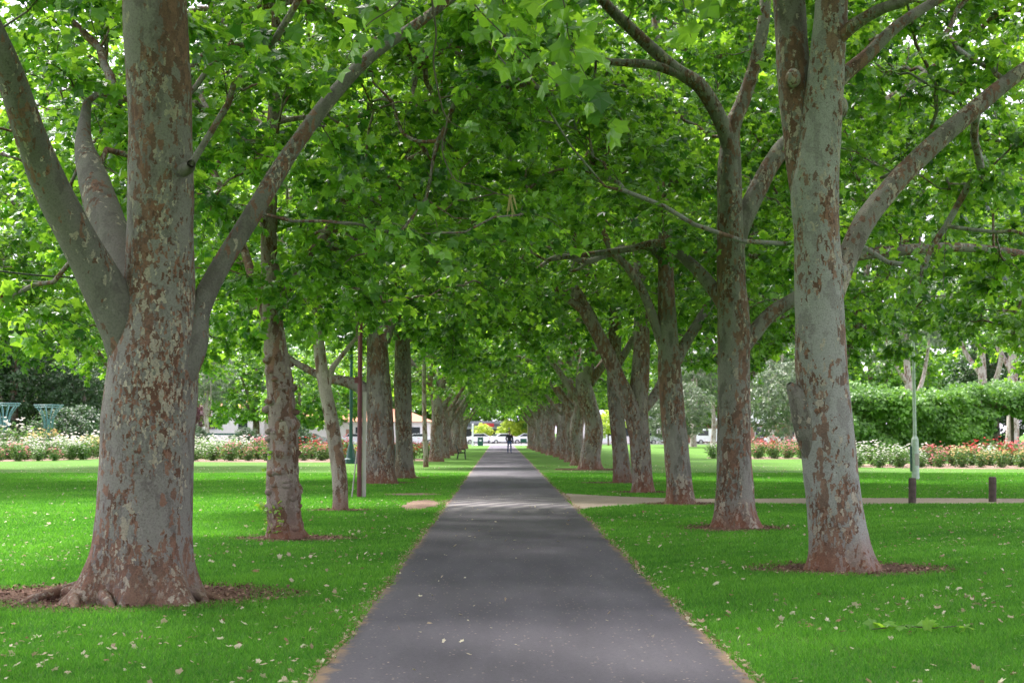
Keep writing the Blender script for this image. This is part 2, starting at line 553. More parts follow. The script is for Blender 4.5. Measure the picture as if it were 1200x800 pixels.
    crn = np.repeat(np.clip(g.normal(0.42, 0.2, T), 0, 1)[:, None], leaf_n, 1)
    rn = np.clip(crn + g.normal(0, 0.2 * spread_rnd, (T, leaf_n)), 0, 1)
    sz = np.clip(g.normal(leaf, leaf * 0.30, (T, leaf_n)), leaf * 0.4, leaf * 1.7)
    pos = pos.reshape(-1, 3); ax = ax.reshape(-1, 3); nr = nr.reshape(-1, 3); rn = rn.ravel(); sz = sz.ravel()
    if filt is not None:
        k = filt(pos)
        pos, ax, nr, rn, sz = pos[k], ax[k], nr[k], rn[k], sz[k]
    put_leaves(crown, pos, ax, nr, sz, rn, shape, 0)
    return len(pos)


def centres_in(seed, n, centre, radii, zlow, mind=0.8, shell=2.0, ok=None, lump=0.25):
    g = np.random.default_rng(seed)
    nz_ = Noise(seed + 7)
    out = np.zeros((0, 3))
    tries = 0
    centre = np.array(centre); radii = np.array(radii)
    while len(out) < n and tries < 60:
        tries += 1
        u = g.normal(size=(400, 3)); u /= np.linalg.norm(u, axis=1)[:, None]
        lim = 1 + lump * nz_(u, 2.2)
        p = centre + u * (g.uniform(0, 1, 400) ** (1 / (3 * shell * 0.6)) * lim)[:, None] * radii
        low = zlow + 0.7 * nz_(p, 0.8)
        p = p[p[:, 2] > low]
        if ok is not None and len(p): p = p[ok(p)]
        for q in p:
            if len(out) == 0 or np.linalg.norm(out - q, axis=1).min() > mind:
                out = np.vstack([out, q])
                if len(out) >= n: break
    return out


# ------------------------------------------------------------------ ground
def ground_mat():
    m, nt, b = new_mat('lawn_turf')
    b.inputs['Roughness'].default_value = 0.9
    b.inputs['Specular IOR Level'].default_value = 0.15
    tcn = nt.nodes.new('ShaderNodeTexCoord'); v = tcn.outputs['Object']
    a = noise(nt, v, 0.35, 4)
    c = noise(nt, v, 6.0, 6, 0.7)
    d = noise(nt, v, 45.0, 4, 0.7)
    col = ramp(nt, c, [(0.3, (0.060, 0.14, 0.022)), (0.5, (0.095, 0.205, 0.032)), (0.7, (0.135, 0.26, 0.05))])
    col = mixc(nt, ramp(nt, a, [(0.42, 0.0), (0.62, 0.6)]), col, (0.115, 0.27, 0.022))
    col = mixc(nt, ramp(nt, d, [(0.35, 0.6), (0.55, 0.0)]), col, (0.03, 0.09, 0.008))
    col = mixc(nt, ramp(nt, noise(nt, v, 1.7, 5, 0.7), [(0.66, 0.0), (0.75, 0.5)]), col, (0.19, 0.20, 0.06))
    nt.links.new(col, b.inputs['Base Color'])
    bump(nt, b, math_(nt, 'ADD', d, c), 0.6, 0.04)
    return m


def asphalt_mat():
    m, nt, b = new_mat('asphalt')
    tcn = nt.nodes.new('ShaderNodeTexCoord'); v = tcn.outputs['Object']
    b.inputs['Roughness'].default_value = 0.8
    b.inputs['Specular IOR Level'].default_value = 0.4
    big = noise(nt, mapping(nt, v, (0.9, 0.16, 1)), 1.3, 4, 0.6)
    agg = noise(nt, v, 48.0, 6, 0.85)
    vor = N(nt, 'ShaderNodeTexVoronoi', i_Scale=34.0); nt.links.new(v, vor.inputs['Vector'])
    c = ramp(nt, big, [(0.3, (0.078, 0.070, 0.086)), (0.55, (0.112, 0.102, 0.122)), (0.75, (0.150, 0.138, 0.160))])
    c = mixc(nt, ramp(nt, agg, [(0.35, 0.5), (0.5, 0.0)]), c, (0.035, 0.030, 0.036))
    c = mixc(nt, ramp(nt, agg, [(0.60, 0.0), (0.68, 0.55)]), c, (0.30, 0.27, 0.27))
    # light chippings
    sp = nt.nodes.new('ShaderNodeSeparateColor'); nt.links.new(vor.outputs['Color'], sp.inputs[0])
    chip = math_(nt, 'MULTIPLY', math_(nt, 'LESS_THAN', vor.outputs['Distance'], 0.34), math_(nt, 'GREATER_THAN', sp.outputs[0], 0.95))
    c = mixc(nt, math_(nt, 'MULTIPLY', chip, 0.7), c, (0.46, 0.36, 0.30))
    # worn dust arcs where the side track joins, about 37 m out
    dv = nt.nodes.new('ShaderNodeVectorMath'); dv.operation = 'DISTANCE'
    dv.inputs[1].default_value = (6.5, 31.0, 0)
    nt.links.new(v, dv.inputs[0])
    arc = math_(nt, 'SINE', math_(nt, 'MULTIPLY', dv.outputs['Value'], 11.0))
    sx = nt.nodes.new('ShaderNodeSeparateXYZ'); nt.links.new(v, sx.inputs[0])
    near = math_(nt, 'ABSOLUTE', math_(nt, 'SUBTRACT', sx.outputs[1], 35.5))
    near = ramp(nt, math_(nt, 'DIVIDE', near, 10.0), [(0.15, 1.0), (0.60, 0.0)])
    dust = noise(nt, v, 1.1, 5, 0.6)
    dd = math_(nt, 'MULTIPLY', near, ramp(nt, math_(nt, 'ADD', dust, math_(nt, 'MULTIPLY', arc, 0.13)), [(0.44, 0.0), (0.62, 0.7)]))
    c = mixc(nt, dd, c, (0.33, 0.30, 0.30))
    # brown grit along the margins
    edge = math_(nt, 'ADD', math_(nt, 'ABSOLUTE', math_(nt, 'SUBTRACT', sx.outputs[0], 0.225)), math_(nt, 'MULTIPLY', math_(nt, 'SUBTRACT', noise(nt, v, 1.2, 4), .55), .22))
    ed = math_(nt, 'ADD', math_(nt, 'MULTIPLY', math_(nt, 'SUBTRACT', edge, 1.36), 4.0), math_(nt, 'MULTIPLY', math_(nt, 'SUBTRACT', noise(nt, v, 5.0, 5, 0.7), 0.5), 1.6))
    c = mixc(nt, ramp(nt, ed, [(0.15, 0.0), (0.5, 0.85)]), c, (0.30, 0.20, 0.12))
    # slightly darker grey band across the path, with wavering edges
    wv = math_(nt, 'ADD', sx.outputs[1], math_(nt, 'MULTIPLY', noise(nt, v, 0.7, 3), 1.2))
    strip = math_(nt, 'MULTIPLY', math_(nt, 'GREATER_THAN', wv, 25.2), math_(nt, 'LESS_THAN', wv, 29.4))
    c = mixc(nt, math_(nt, 'MULTIPLY', strip, 0.25), c, (0.04, 0.04, 0.045))
    nt.links.new(c, b.inputs['Base Color'])
    bump(nt, b, agg, 0.5, 0.006)
    return m


def soil_mat(name, c1, c2, c3):
    m, nt, b = new_mat(name)
    b.inputs['Roughness'].default_value = 0.95
    tcn = nt.nodes.new('ShaderNodeTexCoord'); v = tcn.outputs['Object']
    n1 = noise(nt, v, 28.0, 6, 0.75)
    n2 = noise(nt, v, 2.0, 3)
    c = ramp(nt, n1, [(0.3, c1), (0.5, c2), (0.68, c3)])
    c = mixc(nt, ramp(nt, n2, [(0.4, 0.0), (0.65, 0.3)]), c, c1)
    nt.links.new(c, b.inputs['Base Color'])
    bump(nt, b, n1, 0.9, 0.03)
    return m


M_GROUND = ground_mat()
M_ASPH = asphalt_mat()
M_MULCH = soil_mat('leaf_mulch', (0.06, 0.028, 0.016), (0.14, 0.068, 0.040), (0.26, 0.15, 0.095))
M_DIRT = soil_mat('pale_dirt', (0.26, 0.20, 0.15), (0.38, 0.31, 0.24), (0.46, 0.39, 0.31))
M_BED = soil_mat('bed_mulch', (0.16, 0.10, 0.07), (0.28, 0.18, 0.13), (0.38, 0.27, 0.21))

gx = np.concatenate([[-900], np.linspace(-60, 60, 25), [900]])
gy = np.concatenate([[-300], np.linspace(-20, 240, 40), [1800]])


def sheet(name, xs, ys, z, mat, kind='structure'):
    mb = MB()
    X, Y = np.meshgrid(xs, ys)
    n, k = X.shape
    V = np.stack([X, Y, np.full_like(X, z)], -1).reshape(-1, 3)
    i, j = np.meshgrid(np.arange(n - 1), np.arange(k - 1), indexing='ij')
    a = i * k + j
    mb.add(V, quads=np.stack([a, a + 1, a + k + 1, a + k], -1).reshape(-1, 4))
    o = mb.build(name, mat)
    o['kind'] = kind
    return o


sheet('ground', gx, gy, 0.0, M_GROUND)

# main path with slightly ragged edges
NP = Noise(3)
ys = np.concatenate([np.arange(-8, 60, 0.12), np.arange(60, 183, 1.0)])
XL, XR = -1.27, 1.72


def edge_l(y): y = np.asarray(y, float); return XL + 0.05 * NP(np.stack([y * 0, y, y * 0], -1), 2.3) + 0.02 * NP(np.stack([y, y, y * 0], -1), 9)
def edge_r(y): y = np.asarray(y, float); return XR + 0.05 * NP(np.stack([y * 0 + 5, y, y * 0], -1), 2.1) + 0.02 * NP(np.stack([y + 9, y, y * 0], -1), 8)


mb = MB()
el, er = edge_l(ys), edge_r(ys)
V = np.stack([np.stack([el, ys, 0 * ys + 0.004], -1), np.stack([(el + er) / 2, ys, 0 * ys + 0.012], -1), np.stack([er, ys, 0 * ys + 0.004], -1)], 1).reshape(-1, 3)
i = np.arange(len(ys) - 1) * 3
mb.add(V, quads=np.concatenate([np.stack([i, i + 1, i + 4, i + 3], -1), np.stack([i + 1, i + 2, i + 5, i + 4], -1)]))
mb.build('path', M_ASPH)['kind'] = 'structure'


def blob_sheet(name, mat, cx, cy, rx, ry, z, seed, n=140, wob=0.2, power=2.0):
    nzz = Noise(seed)
    th = np.linspace(0, 2 * math.pi, n, endpoint=False)
    c, s = np.cos(th), np.sin(th)
    r = 1 + wob * nzz(np.stack([c, s, 0 * c], -1), 2.0) + wob * 0.4 * nzz(np.stack([c, s, 0 * c], -1), 8.0)
    v = np.stack([cx + rx * r * c, cy + ry * r * s, np.full(n, z)], -1)
    mb = MB()
    mb.add(np.vstack([[[cx, cy, z + 0.02]], v]), tris=[[0, k + 1, (k + 1) % n + 1] for k in range(n)])
    o = mb.build(name, mat)
    o['kind'] = 'structure'
    return (cx, cy, rx, ry)


# pale dirt side track crossing the right lawn, and the worn patch left of the path
mb = MB()
xs = np.linspace(1.70, 70, 140)
near = 34.3 + 0.25 * np.sin(xs * 0.5) + 0.02 * xs - 2.9 * np.exp(-(xs - 1.7) / 1.0)
far = 38.2 + 0.2 * np.sin(xs * 0.7 + 1) + 2.3 * np.exp(-(xs - 1.7) / 1.1) - 0.85 * np.clip((xs - 2.5) / 2, 0, 1)
far = far + 0.0
TRX, TRN, TRF = xs.copy(), near.copy(), far.copy()
V = np.stack([np.stack([xs, near, 0 * xs + 0.006], -1), np.stack([xs, far, 0 * xs + 0.006], -1)], 1).reshape(-1, 3)
i = np.arange(len(xs) - 1) * 2
mb.add(V, quads=np.stack([i, i + 2, i + 3, i + 1], -1))
mb.build('dirt_track', M_DIRT)['kind'] = 'structure'
HOLES = []
HOLES.append(blob_sheet('worn_soil', M_BED, -1.85, 34.0, 0.55, 2.8, 0.006, 5, wob=0.5))
HOLES.append(blob_sheet('worn_soil', M_BED, -2.35, 39.6, 1.0, 0.9, 0.006, 6, wob=0.3))
LROOT = G(162, 700); RROOT = G(990, 668)
HOLES.append(blob_sheet('mulch_ring', M_MULCH, LROOT[0] - 0.25, LROOT[1] + 0.20, 1.9, 1.25, 0.007, 9))
HOLES.append(blob_sheet('mulch_ring', M_MULCH, RROOT[0] + 0.12, RROOT[1] + 0.1, 1.3, 0.9, 0.007, 10))
for k, (px, py, rx, ry) in enumerate([(345, 631, 1.0, .5), (860, 619, 1.0, .62), (800, 591, 1.0, .6), (753, 577, 1.0, .6), (729, 566, 1.5, .6), (449, 566, 1.1, .7), (474, 560, 1.0, .6), (399, 598, .75, .35), (692, 550, 1.6, .9)]):
    g_ = G(px, py)
    HOLES.append(blob_sheet('mulch_ring', M_MULCH, g_[0], g_[1], rx, ry * 1.45, 0.007, 20 + k, wob=0.2))

# ------------------------------------------------------------------ avenue trees
# places kept clear of leaves so the stems can be seen, as pruned by hand: (x0, y0, x1, y1, half width, nearer than)
CLEAR = [(165, 700, 185, 0, 45, 15.2), (185, 0, 178, -300, 30, 15.2), (140, 400, 35, 150, 30, 14.6), (228, 400, 300, 240, 24, 15.2), (300, 240, 440, 62, 16, 15.8),
         (985, 670, 958, 200, 42, 17.8), (958, 200, 972, 0, 34, 17.8), (950, 200, 925, 0, 30, 18.0), (985, 330, 1075, 185, 26, 18.5), (1075, 185, 1200, 80, 18, 18.5),
         (980, 95, 1080, 5, 18, 18.5), (930, 470, 948, 470, 25, 17.8),
         (860, 620, 856, 160, 28, 26.0), (852, 150, 790, 80, 18, 26.0), (790, 80, 705, 0, 12, 26.0), (862, 140, 895, 20, 14, 26.0), (868, 270, 925, 165, 20, 26.5),
         (850, 350, 805, 305, 14, 26.0), (800, 85, 710, 72, 8, 26.0), (880, 400, 938, 345, 14, 26.0),
         (797, 592, 784, 400, 24, 34.2), (783, 400, 780, 300, 3, 33.8), (754, 578, 749, 400, 18, 40.6), (748, 500, 682, 358, 15, 41), (729, 567, 722, 400, 13, 48.5),
         (335, 632, 325, 410, 26, 23.4), (399, 598, 375, 415, 15, 31.8), (421, 583, 422, 405, 10, 37), (448, 568, 445, 410, 24, 48.5), (473, 562, 469, 410, 16, 54), (692, 550, 688, 430, 22, 66), (1072, 560, 1072, 445, 8, 51),
         (775, 290, 650, 300, 7, 33.6), (690, 400, 600, 385, 6, 40)]


def seg_dist(px, py, x0, y0, x1, y1):
    dx, dy = x1 - x0, y1 - y0
    t = np.clip(((px - x0) * dx + (py - y0) * dy) / (dx * dx + dy * dy + 1e-9), 0, 1)
    return np.hypot(px - x0 - t * dx, py - y0 - t * dy)


def clear_of(p, margin):
    px, py, z = proj(p)
    ok = np.ones(len(px), bool)
    for x0, y0, x1, y1, hw, lim in CLEAR:
        d = seg_dist(px, py, x0, y0, x1, y1)
        ok &= ~((z > 0.5) & (z < lim) & (d < hw + margin * FPX / np.maximum(z, 1)))
    return ok


THX = [-400, 30, 80, 150, 380, 440, 500, 580, 660, 720, 800, 900, 1200, 1600]
THY = [330, 170, -20, -60, -40, 40, 85, 110, 70, 10, -10, -40, -10, 60]
LOWX = [-400, 0, 120, 240, 330, 420, 480, 520, 560, 600, 640, 700, 780, 850, 900, 1000, 1100, 1200, 1600]
LOWY = [400, 440, 470, 455, 400, 405, 400, 440, 460, 470, 460, 400, 380, 395, 430, 430, 440, 430, 400]


def low_ok(p, near=13.8, m=0.35):
    """the underside of the canopy: high over the foreground lawn, lower further off"""
    px, py, z = proj(p)
    rp_ = m * FPX / np.maximum(z, 1)
    a = (z < 0.5) | (z > near) | (py + rp_ < np.interp(px, THX, THY))
    b_ = (z < 0.5) | (z <= near) | (py + rp_ * 0.8 < np.interp(px, LOWX, LOWY))
    return a & b_ & ((z > 0.5) | (p[:, 2] > 4.4))


def limb(pts, y0, y1=None, rs=1.0):
    y1 = y0 if y1 is None else y1
    out = []
    n = len(pts)
    for k, (px, py, r) in enumerate(pts):
        Y = y0 + (y1 - y0) * (k / (n - 1)) ** 1.2
        q = P(px, py, Y)
        out.append([q[0], q[1], q[2], r * Y / FPX * rs])
    return np.array(out)


def ground_fix(L):
    """push the foot of a trunk just under the lawn"""
    L = L.copy()
    L[0, 2] = -0.06
    return L


def trunk_tube(mb, L, seed, sides=28, step=0.10, lump=0.05, flare=0.0, lobes=7, fh=0.25, knob=0.0, caps=False):
    nzz = Noise(seed, 14)
    Q = resample(L, step)
    ph = np.random.default_rng(seed).uniform(0, 6.28, 3)

    def disp(rr, th, pts, ring):
        X = pts[:, None] + ring * rr[..., None]
        f = 1 + lump * nzz(X, 2.2) + lump * 0.5 * nzz(X, 6.0) + lump * 0.22 * nzz(X, 17.0)
        if knob:
            k1 = np.maximum(0, nzz(X * np.array([1, 1, 1.4]), 7.5) - 0.15)
            f = f + knob * k1
        if flare:
            z = pts[:, 2][:, None]
            lob = 0.45 + 0.35 * np.cos(lobes * th + ph[0] + 1.3 * np.cos(th + ph[2]))[None] + 0.35 * np.cos(3 * th + ph[1])[None]
            f = f + flare * np.exp(-np.maximum(z, 0) / fh) * np.maximum(lob, 0.0)
        return rr * f
    mb.tube(Q[:, :3], Q[:, 3], sides=sides, disp=disp, caps=caps)
    return Q


def avenue_tree(name, label, group, base, limbs, bark, seed, crown_c, crown_r, nclump=300, zlow=3.2, leaf=0.108, shape=0, lod=1.0, flare=0.25, fh=0.25, lump=0.05, knob=0.0, extra=None, leaf_n=19, twig_n=10, thr_near=13.8, sides=28, mind=0.85, okx=None, clump=(.85, .85, .5), step=0.1, limb_bark=None):
    """limbs[0] is the main stem in world coordinates"""
    base = np.array([base[0], base[1], 0.0])
    root = empty(name, tuple(base))
    tag(root, label, 'tree', group)
    tr = MB()
    loc = [np.hstack([L[:, :3] - base, L[:, 3:]]) for L in limbs]
    for k, L in enumerate(loc):
        if k == 0:
            trunk_tube(tr, L, seed, sides, step=step, flare=flare, fh=fh, lump=lump, knob=knob)
        else:
            lm_ = MB() if limb_bark else tr
            trunk_tube(lm_, L, seed + k, max(8, int(sides * 0.55)), step=max(0.12, step), lump=lump * 1.2)
            if limb_bark: lm_.build('limb', limb_bark, root, smooth=True)
    if extra: extra(tr, base)

    def ok(p):
        w = p + base
        m = clear_of(w, 0.40) & low_ok(w, thr_near)
        if okx is not None: m &= okx(w)
        return m
    c = centres_in(seed, nclump, np.array(crown_c) - base, crown_r, zlow, mind=mind, ok=ok)
    cr = MB()

    def filt(pos):
        w = pos + base
        g = np.random.default_rng(seed + 5)
        return clear_of(w, -0.02) | (g.uniform(0, 1, len(w)) < 0.03)
    def pathok(path):
        t = np.linspace(2.2, 5, 14)
        w = np.stack([np.interp(t, np.arange(6), path[:, a]) for a in range(3)], -1) + base
        return bool(clear_of(w, 0.0).all())
    n = grow(seed + 11, loc, c, tr, cr, pathok=pathok, leaf=leaf, shape=shape, leaf_n=leaf_n, twig_n=twig_n, filt=filt, clump=clump)
    tr.build('trunk', bark, root, smooth=True)
    cr.build('crown', [LEAF, TWIG], root)
    return root, n


NROW = 'plane trees lining the asphalt path'


# --- left foreground giant
def l1_roots(mb, base):
    g = np.random.default_rng(4)
    for k, (a, ln, r) in enumerate([(168, .95, .05), (179, .7, .06), (188, 1.05, .055), (197, .8, .06), (207, .65, .065), (216, .6, .06), (158, .6, .05), (232, .8, .09), (255, .65, .08), (280, .6, .08), (305, .6, .08), (328, .6, .08), (350, .55, .07)]):
        t = np.linspace(0, 1, 9)
        aa = R(a) + (0.16 + .05 * (k % 3)) * np.sin(t * (3 + k % 4) + k * 2.1)
        d = 0.30 + ln * t
        pts = np.stack([np.cos(aa) * d, np.sin(aa) * d * 0.8, 0.22 * (1 - t) ** 1.4 + 0.03 * np.sin(t * 9 + k) * t + 0.025 - 0.06 * t ** 3], -1)
        L = np.hstack([pts, (r * (1 - 0.75 * t) + 0.012)[:, None]])
        trunk_tube(mb, L, 60 + k, 12, step=0.06, lump=0.14)


bL1 = G(165, 703)
Y = bL1[1]
limbs = [ground_fix(limb([(165, 703, 63), (166, 675, 59), (168, 640, 55), (171, 590, 54), (174, 540, 54), (177, 480, 54), (181, 430, 53), (183, 385, 47), (187, 335, 41), (188, 270, 39), (188, 200, 38), (186, 100, 37), (182, 0, 38), (178, -180, 33), (182, -420, 24), (190, -700, 13)], Y)),
         limb([(165, 440, 30), (146, 385, 29), (118, 330, 25), (88, 275, 22), (58, 215, 21), (36, 160, 19), (16, 100, 17), (-8, 40, 15), (-60, -80, 13), (-150, -260, 8)], Y, 13.2),
         limb([(172, 390, 20), (150, 330, 24), (127, 265, 22), (108, 205, 17), (98, 165, 10), (102, 120, 5)], Y, 17.5),
         limb([(205, 450, 20), (224, 405, 19), (233, 365, 14), (255, 318, 12), (298, 248, 11), (318, 215, 11), (345, 172, 9.5), (390, 112, 8.5), (435, 66, 7), (500, 20, 6), (590, -50, 4)], Y - 0.1, 16.2),
         limb([(183, -60, 18), (250, -200, 14), (380, -380, 9), (520, -520, 6)], Y, 12.5),
         limb([(215, 200, 8), (222, 196, 7), (224, 192, 5)], Y - 0.28, Y - 0.5)]
r_, n_ = avenue_tree('plane_tree', 'huge grey plane tree at the left front, thickest trunk of all', NROW, bL1, limbs, BARK_BIG, 101,
                     (-3.4, 16.5, 9.5), (6.8, 6.5, 6.0), nclump=290, flare=0.60, fh=0.24, lump=0.05, extra=l1_roots, sides=64, step=0.05, clump=(.75, .75, .42), limb_bark=BARK_LIMB)

# --- right foreground pale plane with twin leaders
bR1 = G(987, 668)
Y = bR1[1]


def r1_burl(mb, base):
    for (px, py, dy, r) in [(982, 320, -.05, (.12, .12, .15)), (930, 92, 0, (.10, .1, .12)), (984, 125, 0, (.1, .1, .14))]:
        c = P(px, py, Y + dy) - base
        nzz = Noise(int(px))
        s = MB(); s.sphere((0, 0, 0), r, 10)
        v = s.V[0]; v = v * (1 + 0.12 * nzz(v, 9.0))[:, None] + c
        mb.add(v, quads=s.Q[0])


limbs = [ground_fix(limb([(987, 670, 36), (984, 640, 33.5), (979, 600, 32), (973, 545, 31), (967, 490, 31), (963, 440, 30), (961, 380, 29), (959, 320, 28), (957, 270, 27), (955, 225, 28), (961, 160, 25), (967, 100, 22), (971, 50, 20), (975, 0, 19), (985, -160, 15), (1000, -420, 9), (1010, -650, 5)], Y)),
         limb([(955, 260, 20), (944, 205, 21), (936, 140, 21), (929, 70, 20), (925, 0, 19), (915, -160, 15), (880, -420, 9)], Y, Y + 0.8),
         limb([(972, 360, 12), (990, 310, 12.5), (1012, 262, 13), (1040, 225, 12.5), (1075, 187, 11.5), (1130, 138, 10.5), (1200, 82, 9), (1300, 20, 8), (1430, -60, 5)], Y, Y + 1.5),
         limb([(966, 118, 10), (985, 92, 9), (1015, 66, 8), (1050, 32, 7), (1095, 2, 6), (1200, -60, 4)], Y, Y + 0.5),
         limb([(972, 60, 8), (995, 34, 8), (1030, 12, 7), (1070, -4, 6), (1160, -60, 4)], Y, Y - 1.0),
         limb([(966, 560, 14), (955, 520, 19), (946, 490, 18), (937, 468, 13), (929, 456, 8), (925, 449, 3)], Y - .03, Y - .12),
         limb([(980, -60, 14), (900, -220, 11), (780, -360, 8), (640, -480, 5)], Y, Y - 2.5)]
r_, n2 = avenue_tree('plane_tree', 'leaning pale grey plane tree at the right front with a burl', NROW, bR1, limbs, BARK_PALE, 202,
                     (5.6, 18.6, 9.3), (6.6, 6.2, 6.0), nclump=260, flare=0.40, fh=0.22, lump=0.05, extra=r1_burl, thr_near=16.5, sides=56, step=0.05, clump=(.75, .75, .42), limb_bark=BARK_PLIMB)

# --- second on the right
bR2 = G(861, 618)
Y = bR2[1]
limbs = [ground_fix(limb([(862, 619, 26), (861, 600, 23), (861, 560, 21), (860, 500, 19.5), (860, 430, 19), (860, 380, 19), (857, 330, 17), (856, 280, 16), (855, 230, 14.5), (855, 190, 13.5), (858, 150, 10), (872, 115, 8.5), (886, 70, 7.5), (895, 25, 7), (898, -40, 6), (900, -200, 4)], Y)),
         limb([(857, 185, 9), (846, 145, 9.5), (822, 103, 9), (790, 80, 8), (748, 42, 7), (704, -2, 6), (650, -70, 4)], Y, Y - 1.5),
         limb([(800, 88, 6), (762, 76, 5.5), (712, 72, 4), (670, 60, 2.5)], Y - 0.6, Y - 1.6),
         limb([(860, 300, 10), (870, 262, 11), (885, 228, 11), (905, 190, 10.5), (930, 162, 10), (990, 122, 8), (1040, 118, 6), (1120, 60, 4)], Y, Y + 1.2),
         limb([(856, 372, 8), (840, 345, 8.5), (825, 325, 8), (806, 306, 7), (775, 285, 5), (735, 292, 4), (690, 298, 3), (640, 305, 2)], Y, Y + 1.5),
         limb([(868, 410, 9), (885, 388, 9), (905, 366, 8.5), (938, 345, 8), (985, 305, 7), (1060, 293, 6.5), (1130, 290, 5.5), (1220, 300, 4)], Y, Y + 0.8)]
avenue_tree('plane_tree', 'straight plane tree second in the right row, forked near the top of the picture', NROW, bR2, limbs, BARK, 303,
            (4.6, 25.6, 9.5), (6.6, 5.5, 6.0), nclump=280, flare=0.40, fh=0.22, thr_near=13.8, sides=40, step=0.07)

# --- third, fourth, fifth on the right
bR3 = G(798, 591)
Y = bR3[1]
limbs = [ground_fix(limb([(798, 592, 17), (797, 575, 15), (793, 530, 14.5), (788, 480, 14), (785, 440, 14), (783, 400, 12), (781, 350, 10), (780, 300, 9), (778, 250, 8), (775, 200, 7), (768, 100, 6), (770, -30, 4)], Y)),
         limb([(787, 435, 7), (803, 403, 6.5), (828, 362, 5.5), (860, 310, 4), (900, 250, 3)], Y, Y + 1),
         limb([(778, 410, 6), (757, 350, 5), (737, 315, 5), (715, 290, 4), (690, 230, 3)], Y, Y - 1),
         limb([(779, 305, 5), (755, 288, 4.5), (720, 294, 4), (690, 306, 3.5), (655, 300, 3), (625, 318, 2)], Y, Y - 1.5)]
avenue_tree('plane_tree', 'third plane tree in the right row, knobbly collar below its first forks', NROW, bR3, limbs, BARK, 404,
            (4.3, 33.6, 9.5), (6.6, 5.3, 6.2), nclump=300, flare=0.2, shape=1, leaf=0.15, leaf_n=13, thr_near=0, sides=26, knob=0.10)
bR4 = G(754, 577)
Y = bR4[1]
limbs = [ground_fix(limb([(754, 578, 14), (753, 560, 12), (750, 520, 12), (748, 480, 11.5), (750, 440, 11), (752, 400, 9.5), (751, 340, 8), (748, 280, 7), (745, 200, 6), (748, 60, 4)], Y)),
         limb([(747, 515, 9), (738, 475, 10), (722, 438, 9), (706, 402, 8.5), (694, 380, 8), (682, 356, 7), (668, 320, 5), (640, 280, 4), (600, 235, 3)], Y - 0.1, Y - 1),
         limb([(755, 480, 5), (768, 462, 6), (785, 430, 4), (815, 390, 3)], Y, Y + 2),
         limb([(685, 365, 5), (660, 348, 4), (620, 343, 3), (590, 338, 2)], Y - 0.9, Y - 1.5)]
avenue_tree('plane_tree', 'reddish plane tree in the right row with one pale limb leaning out over the path', NROW, bR4, limbs, BARK_FAR, 505,
            (4.3, 40.5, 9.5), (6.6, 5.3, 6.2), nclump=280, flare=0.15, shape=1, leaf=0.16, leaf_n=14, thr_near=0, sides=24)
bR5 = G(729, 566)
Y = bR5[1]
limbs = [ground_fix(limb([(730, 567, 12), (728, 540, 10), (724, 500, 9), (721, 460, 9.5), (720, 420, 8), (722, 350, 7), (722, 280, 5), (720, 150, 3)], Y)),
         limb([(721, 455, 6), (715, 430, 5), (700, 380, 4), (670, 330, 3)], Y), limb([(722, 430, 5), (740, 400, 4), (770, 340, 3)], Y)]
avenue_tree('plane_tree', 'dark slender plane tree in the right row between the reddish one and the thick trunks', NROW, bR5, limbs, BARK_FAR, 606,
            (4.3, 48.5, 9.5), (6.4, 5.3, 6.2), nclump=260, flare=0.1, shape=1, leaf=0.19, leaf_n=12, thr_near=0, sides=20)

# --- second, third, fourth, fifth on the left
bL2 = G(334, 631)
Y = bL2[1]


def l2_shoots(mb, base):
    g = np.random.default_rng(8)
    for k in range(46):
        z = g.uniform(.15, 2.9)
        px = 333 - 3 * z + g.uniform(-17, 17)
        c = P(0, 0, Y) * 0
        zz = 631 - z * FPX / Y
        hw = np.interp(z, [0, .5, 3], [20, 18, 15])
        px = np.interp(z, [0, .7, 1.5, 3], [333, 331, 331, 325])
        a = g.uniform(math.pi * .95, math.pi * 2.05)
        w = P(px, zz, Y) - base
        rr = hw * Y / FPX * .95
        r = g.uniform(.05, .115)
        s_ = MB(); s_.sphere((0, 0, 0), (r, r * .8, r * .62), 7)
        nzz = Noise(k)
        v = s_.V[0] * (1 + .2 * nzz(s_.V[0], 25))[:, None] + np.array([w[0] + math.cos(a) * rr, math.sin(a) * rr, z])
        mb.add(v, quads=s_.Q[0])
    for k in range(9):
        a = g.uniform(2.6, 4.6)
        p0 = np.array([math.cos(a) * .22, math.sin(a) * .22, g.uniform(0.05, .2)])
        p1 = p0 + np.array([math.cos(a) * .18, math.sin(a) * .12, g.uniform(.2, .45)])
        mb.tube([p0, (p0 + p1) / 2 + [0, 0, .04], p1], [.006, .005, .003], 4)


limbs = [ground_fix(limb([(335, 632, 22), (334, 610, 19.5), (332, 580, 19), (331, 550, 18), (332, 520, 17.5), (330, 480, 16), (327, 440, 15), (322, 400, 13), (318, 350, 11), (315, 280, 9.5), (317, 200, 8), (322, 100, 6.5), (325, -50, 5)], Y)),
         limb([(320, 390, 7), (300, 340, 6), (285, 290, 5), (250, 200, 4)], Y, Y + 2), limb([(320, 370, 7), (350, 320, 6), (390, 260, 5), (430, 180, 4)], Y, Y - 1)]
l2, _ = avenue_tree('plane_tree', 'knobbly plane tree second in the left row, burrs all over, green shoots at its foot', NROW, bL2, limbs, BARK_KNOB, 707,
                    (-3.2, 23.4, 8.9), (6.0, 5.2, 5.8), nclump=330, zlow=3.0, flare=0.25, lump=0.06, knob=0.5, extra=l2_shoots, sides=48, step=0.05)
sh = MB()
g = np.random.default_rng(12)
n = 70
a = g.uniform(2.4, 4.8, n)
